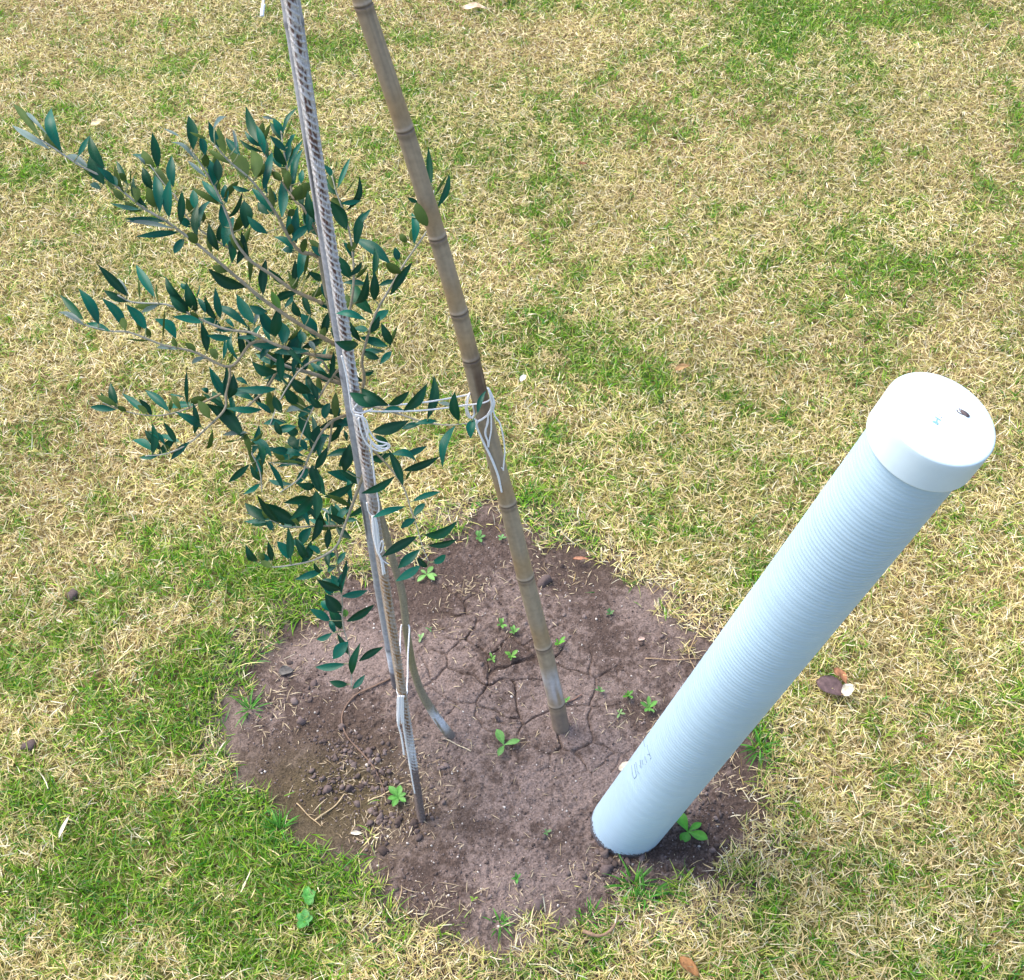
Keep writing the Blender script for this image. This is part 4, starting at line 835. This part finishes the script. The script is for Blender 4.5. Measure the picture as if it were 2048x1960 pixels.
# extra small leaves deep in the crown, along the inner parts of the branches
for q in samp[rng.choice(len(samp), 150, replace=False)]:
    if not (430 < q[0] < 720 and 560 < q[1] < 1080): continue
    a = rng.normal(-2.0, .9); l = rng.uniform(38, 62)
    leaves.append((q[0], q[1], q[0] + l * math.cos(a), q[1] + l * math.sin(a), rng.uniform(9, 17), random.choice('ttggo') + 'R'))
for q in samp[rng.choice(len(samp), 220, replace=False)]:
    inner = 400 < q[0] < 640 and 300 < q[1] < 560
    if not inner and rng.random() > .30: continue
    if q[0] > 745: continue
    a = rng.normal(-1.75 if inner else -2.2, .55); l = rng.uniform(36, 62)
    leaves.append((q[0], q[1], q[0] + l * math.cos(a), q[1] + l * math.sin(a), rng.uniform(9, 18), random.choice('ttggo') + ('R' if rng.random() < .6 else '')))
LB = {}
def add_leaf(bx, by, tx, ty, w, cl):
    d = np.hypot(samp[:, 0] - bx, samp[:, 1] - by); j = int(np.argmin(d)); q = samp[j]; bi = int(q[3]); z = q[2]
    back = 'R' in cl
    z += rng.normal(0, .006) + (.03 if back else 0)
    lx = math.hypot(tx - bx, ty - by)
    if 'F' in cl:
        z = min(z, (z_rebar(by) if bx < 860 and bx < x_rebar(by) + 120 else z_bam(by) - .012) - .022)
    else:
        for yy, xx in ((by, bx), (ty, tx), ((by + ty) / 2, (bx + tx) / 2)):
            if abs(xx - x_rebar(yy)) < 26: z = max(z, z_rebar(yy) + .016)
            if abs(xx - x_grey(yy)) < 24: z = max(z, z_grey(yy) + .020)
            if abs(xx - x_bam(yy)) < 26 and yy < 1100: z = max(z, z_bam(yy) + .022)
    c = cl[0]; l3 = lx * z / FPX; w3 = w * z / FPX * (1.0 if w > 6 else 1.0)
    tilt = {'g': rng.normal(-.15, .35), 't': rng.normal(.15, .35), 'o': rng.normal(.3, .4), 's': rng.normal(.6, .3), 'b': 0}[c]
    z2 = z + l3 * tilt
    if 'F' not in cl:
        for xx, yy in ((tx, ty),):
            if abs(xx - x_rebar(yy)) < 26: z2 = max(z2, z_rebar(yy) + .016)
            if abs(xx - x_grey(yy)) < 24: z2 = max(z2, z_grey(yy) + .020)
    else: z2 = min(z2, z + .004)
    z2 = min(z2, zg(tx, ty) - .012); z = min(z, zg(bx, by) - .008)
    P0 = W(bx, by, z); P1 = W(tx, ty, z2); ax = P1 - P0; ll = np.linalg.norm(ax); ax = ax / ll
    toc = CAM - (P0 + P1) / 2; toc -= ax * (toc @ ax); toc /= np.linalg.norm(toc); sd_ = np.cross(ax, toc)
    rmax = {'g': .45, 't': .55, 'o': .35, 's': .7, 'b': .2}[c]; cand = [rng.uniform(-rmax, rmax) for _ in range(4)]
    f = lambda a: (toc * math.cos(a) + sd_ * math.sin(a))[2]
    cand.sort(key=f); roll = cand[-1] if c in 'ts' else (cand[0] if c == 'g' else cand[1])
    nn_ = toc * math.cos(roll) + sd_ * math.sin(roll)
    if c == 'o': nn_ = -nn_
    ss = np.cross(nn_, ax); w3 = w3 / max(abs(math.cos(roll)), .6)
    nu, nv = 10, 5; u = np.linspace(0, 1, nu); prof = np.sin(np.pi * np.clip(u, 0, 1) ** .90) ** .95; prof[0] = .10; prof[-1] = .02
    if lx < 1.9 * w: w3 *= .8; prof = np.sin(np.pi * u ** .95) ** .6; prof[0] = .1; prof[-1] = .05
    bend = rng.normal(.10, .07) * (1 if c != 'o' else -1); fold = rng.uniform(.12, .35); tw = rng.normal(0, .22); sb_ = rng.normal(0, .05)
    V = np.zeros((nu, nv, 3)); vv = np.linspace(-1, 1, nv)
    for i_ in range(nu):
        cpt = P0 + ax * ll * u[i_] + nn_ * (bend * ll * math.sin(math.pi * u[i_])) + ss * (sb_ * ll * math.sin(math.pi * u[i_]))
        a = tw * (u[i_] - .5); s2 = ss * math.cos(a) + nn_ * math.sin(a); n2 = np.cross(ax, s2)
        for j_ in range(nv): V[i_, j_] = cpt + s2 * (vv[j_] * prof[i_] * w3 / 2) + n2 * (fold * abs(vv[j_]) ** 1.3 * prof[i_] * w3 / 2)
    g0 = {'g': np.array([.002, .050, .021]), 't': np.array([.001, .090, .058]), 'o': np.array([.004, .05, .02]), 's': np.array([.10, .15, .14]), 'b': np.array([.09, .22, .03])}[c]
    g0 = g0 * rng.uniform(.75, 1.3); cc = np.repeat(g0[None], nu * nv, 0).reshape(nu, nv, 3); cc[:, 2] = cc[:, 2] * .7 + np.array([.03, .09, .05]) * .3
    f_ = grid_faces(nu, nv)
    LB.setdefault(bi, MB()).add(V.reshape(-1, 3), f_, cc.reshape(-1, 3))
    # petiole to the branch
    q3 = W(q[0], q[1], q[2])
    if np.linalg.norm(q3 - P0) < .022 and np.linalg.norm(q3 - P0) > .0008:
        Vt, Ft = tube(np.array([q3, q3 * .5 + P0 * .5 + nn_ * .0005, P0 + ax * .002]), .00055, 5); LB[bi].add(Vt, Ft, np.array([.26, .28, .14]))
for lf in leaves:
    ex = .07 if lf[4] > 6 else 0
    add_leaf(lf[0], lf[1], lf[2] + (lf[2] - lf[0]) * ex, lf[3] + (lf[3] - lf[1]) * ex, lf[4], lf[5])
for bi, mbx in LB.items(): mbx.build('leaves', M_leaf, bobj[bi])

# ------------------------------------------------------------------ twine
def strand(mb, pts, r=.0009, n=None, jit=.0):
    P = smooth_path(np.array(pts), n or max(12, 8 * len(pts)))
    m = len(P); rr = r * (1 + .10 * np.sin(np.arange(m) * 2.3))
    V, F = tube(P, rr, 7); mb.add(V, F, np.array([.80, .80, .81]) * rng.uniform(.92, 1.05))
def Z7(x, y): return 900 + x / 7.2125, 740 + y / 7.2125
def onbam(pts, dz=-.0125): return [W(x, y, z_bam(y) + dz) for x, y in (Z7(*p) for p in pts)]
troot = empty('twine_tie', W(990, 800, z_bam(800)))
tag(troot, 'white twine knotted round the bamboo cane and stretched across to the steel bar', 'twine', 'white twine ties')
mb = MB()
xb = z_bam(810)
for (ya, yb_, dz) in ((813, 789, -.004), (823, 809, -.010)):
    A0 = W(722, ya, z_rebar(ya) + .002); B0 = W(941 if dz > -.006 else 944, yb_, xb + dz); mid = (A0 + B0) / 2 - np.array([0, 0, .004]); strand(mb, [A0, mid, B0], .0009, 30)
A0 = W(718, 806, z_rebar(806) - .007); strand(mb, [W(735, 812, z_rebar(812) - .004), A0, W(708, 820, z_rebar(820) - .005), W(722, 826, z_rebar(826) - .007), W(745, 818, z_rebar(818))], .0009)
mb.build('stretched_twine', M_twine, troot)
mb = MB()
strand(mb, onbam([(150,515),(380,490),(490,470),(560,440),(600,400)], -.0125)); strand(mb, onbam([(545,260),(590,340),(625,440),(590,560),(545,640)], -.0135), .0012)
strand(mb, onbam([(550,270),(600,380),(640,470),(610,580),(555,650)], -.012), .0012); strand(mb, onbam([(560,300),(590,420),(600,520),(570,600),(540,660)], -.0148), .0010)
strand(mb, onbam([(545,650),(460,710),(400,745),(380,790)], -.0135), .0012); strand(mb, onbam([(545,640),(545,760),(505,900),(545,1030),(552,1110)], -.0138), .0010)
strand(mb, onbam([(560,640),(530,780),(515,920),(540,1010)], -.0128), .0008)
strand(mb, onbam([(590,600),(595,850),(570,1000),(555,1110)], -.0135), .0009); strand(mb, onbam([(285,330),(245,420),(228,520),(238,620),(290,690),(345,655),(345,580),(330,520)], -.006), .0010)
strand(mb, onbam([(278,350),(255,450),(250,560),(280,650),(320,690),(385,720)], -.009), .0009)
strand(mb, onbam([(540,262),(500,240),(420,250),(330,290),(285,330)], .011), .0009)
mb.build('knot', M_twine, troot)
mb = MB(); strand(mb, onbam([(385,720),(380,800),(440,950),(520,1120),(600,1290),(680,1490),(720,1640),(745,1760)], -.0138), .00115); strand(mb, onbam([(390,740),(392,810),(450,960),(530,1120),(612,1290),(690,1490),(728,1640)], -.0128), .0008)
mb.build('twine_tail', M_twine, troot)
mb = MB(); strand(mb, onbam([(620,560),(650,670),(720,770),(770,980),(790,1180),(775,1350),(770,1450)], -.0115), .00085); strand(mb, onbam([(740,1405),(770,1440)], -.012), .0006)
mb.build('twine_tail', M_twine, troot)
# twine down the bar and round the trunk
def TDp(x, y): return 550 + x / 3.752, 480 + y / 3.752
def TEp(x, y): return 400 + x / 3.411, 850 + y / 3.411
def onreb(pts, f, dz=-.0085): return [W(x, y, z_rebar(y) + dz) for x, y in (f(*p) for p in pts)]
t2 = empty('twine_tie', W(716, 834, z_rebar(834))); tag(t2, 'white looped twine knotted on the steel bar and running down it to a second knot', 'twine', 'white twine ties')
mb = MB()
for pts, r in (([(640,1320),(700,1420),(760,1500),(850,1530),(855,1560),(790,1585),(720,1555),(660,1480),(625,1340)], .0008), ([(660,1340),(690,1450),(740,1530),(800,1545),(845,1530)], .0008),
               ([(630,1330),(640,1420),(680,1520),(715,1560),(722,1600)], .0008), ([(650,1330),(680,1430),(730,1515),(790,1560),(840,1560),(850,1530)], .0007),
               ([(600,1310),(640,1320),(680,1350),(700,1420),(690,1480)], .0008), ([(655,1310),(672,1400),(700,1480),(745,1545),(800,1580)], .0008)):
    strand(mb, onreb(pts, TDp, -.012 - rng.random() * .004), r)
mb.build('knot', M_twine, t2)
mb = MB(); strand(mb, onreb([(500,870),(520,950),(540,1040),(560,1170),(578,1290),(620,1330)], TDp, -.009), .0008)
mb.build('twine_tail', M_twine, t2)
mb = MB(); strand(mb, onreb([(722,1580),(735,1690),(752,1850)], TDp, -.005), .0008)
strand(mb, onreb([(1165,120),(1180,270),(1200,420),(1222,560),(1210,605),(1180,620),(1150,590),(1138,530)], TEp, -.006), .0008); mb.build('long_loop', M_twine, t2)
mb = MB()
for k_ in range(5):
    o_ = (k_ - 2) * 9; strand(mb, onreb([(1185 + o_ * .6, 620), (1195 + o_, 700), (1205 + o_ * .9, 790), (1218 + o_ * .3, 880)], TEp, -.0095 - .001 * (k_ % 2)), .0008)
strand(mb, onreb([(1218,880),(1240,860),(1250,810),(1240,790),(1225,830),(1220,880)], TEp, -.011), .0007); strand(mb, onreb([(1220,880),(1238,930),(1250,1020)], TEp, -.011), .0010); strand(mb, onreb([(1222,880),(1245,930),(1262,1015)], TEp, -.010), .0008)
strand(mb, onreb([(1225,900),(1255,930),(1285,950)], TEp, -.010), .0005)
mb.build('lower_knot', M_twine, t2)
def Z4(x, y): return 740 + x / 11.725, 1180 + y / 11.725
def Z5(x, y): return 760 + x / 10.42, 1330 + y / 10.42
def Z6(x, y): return 780 + x / 9.38, 1500 + y / 9.38
t3 = empty('twine_tie', W(800, 1400, z_rebar(1400))); tag(t3, 'white twine looped round the bent trunk and bound to the lower steel bar', 'twine', 'white twine ties')
def zmix(y): return np.interp(y, [1248, 1395], [zt(1248) - .002, z_rebar(1395) - .004])
mb = MB(); P = [W(*Z4(x, y), zmix(Z4(x, y)[1])) for x, y in [(800,795),(870,800),(905,830),(925,900),(915,1100),(890,1500),(882,1800)]] + [W(*Z5(x, y), zmix(Z5(x, y)[1])) for x, y in [(575,250),(560,450),(568,560),(540,620),(500,655),(440,650)]]
P[0] = W(*Z4(820, 800), zt(1248) + .007); strand(mb, P, .0009, 90)
P = [W(*Z4(x, y), zmix(Z4(x, y)[1])) for x, y in [(820,795),(745,820),(722,900),(712,1100),(706,1300),(712,1420)]]; P[0] = W(*Z4(820, 800), zt(1248) + .007)
P += [W(*Z4(x, y), z_rebar(1330) + .010) for x, y in [(690,1600),(640,1850)]]; P += [W(*Z5(x, y), z_rebar(1385) - .003) for x, y in [(350,480),(362,580),(390,640)]]; strand(mb, P, .0008, 90)
mb.build('trunk_loop', M_twine, t3)
mb = MB()
for k_ in range(8):
    x0 = 365 + k_ * 17; x1 = 352 + k_ * 17 * (.45 if k_ < 5 else 1.0)
    yb2 = 1180 + 60 * rng.random()
    P = [W(*Z5(x, y), z_rebar(Z5(x, y)[1]) - .0085 - .0006 * (k_ % 3)) for x, y in [(x0 + 15, 640), (x0, 720), (x0 - 2, 900), ((x0 + x1) / 2, 1060), (x1 + 12, yb2)]]
    strand(mb, P, .0009, 24)
mb.build('knot', M_twine, t3)
mb = MB()
strand(mb, [W(*Z5(x, y), z_rebar(Z5(x, y)[1]) - .0095) for x, y in [(365,1150),(385,1260),(440,1470),(480,1700),(500,1870)]] + [W(*Z6(268, 85), z_rebar(1510) - .009)], .0011, 40)
strand(mb, [W(*Z5(x, y), z_rebar(Z5(x, y)[1]) - .0080) for x, y in [(485,900),(488,1150),(492,1300),(540,1600),(585,1870)]] + [W(*Z6(x, y), z_rebar(Z6(x, y)[1]) - .007) for x, y in [(370,250),(420,560),(468,815)]], .0010, 60)
mb.build('twine_tail', M_twine, t3)
t4 = empty('twine_tie', W(560, -120, z_grey(-120))); tag(t4, 'loose white twine end hanging left of the steel bar at the top', 'twine', 'white twine ties')
mb = MB(); strand(mb, [W(x_grey(-150), -150, z_grey(-150) - .008), W(545, -140, 1.0), W(532, -90, 1.0), W(528, -30, 1.0), W(526, 10, 1.0), W(525, 28, 1.0)], .0009, 40); strand(mb, [W(527, 8, .999), W(525, 22, .999), W(524, 33, .999)], .0014, 8)
strand(mb, [W(x_grey(-150) - 22, -150, z_grey(-150)), W(x_rebar(-150), -152, z_rebar(-150) - .0085), W(x_grey(-150) + 22, -150, z_grey(-150)), W(x_grey(-150), -148, z_grey(-150) + .009), W(x_grey(-150) - 22, -150, z_grey(-150))], .0009, 40)
mb.build('hanging_twine', M_twine, t4)
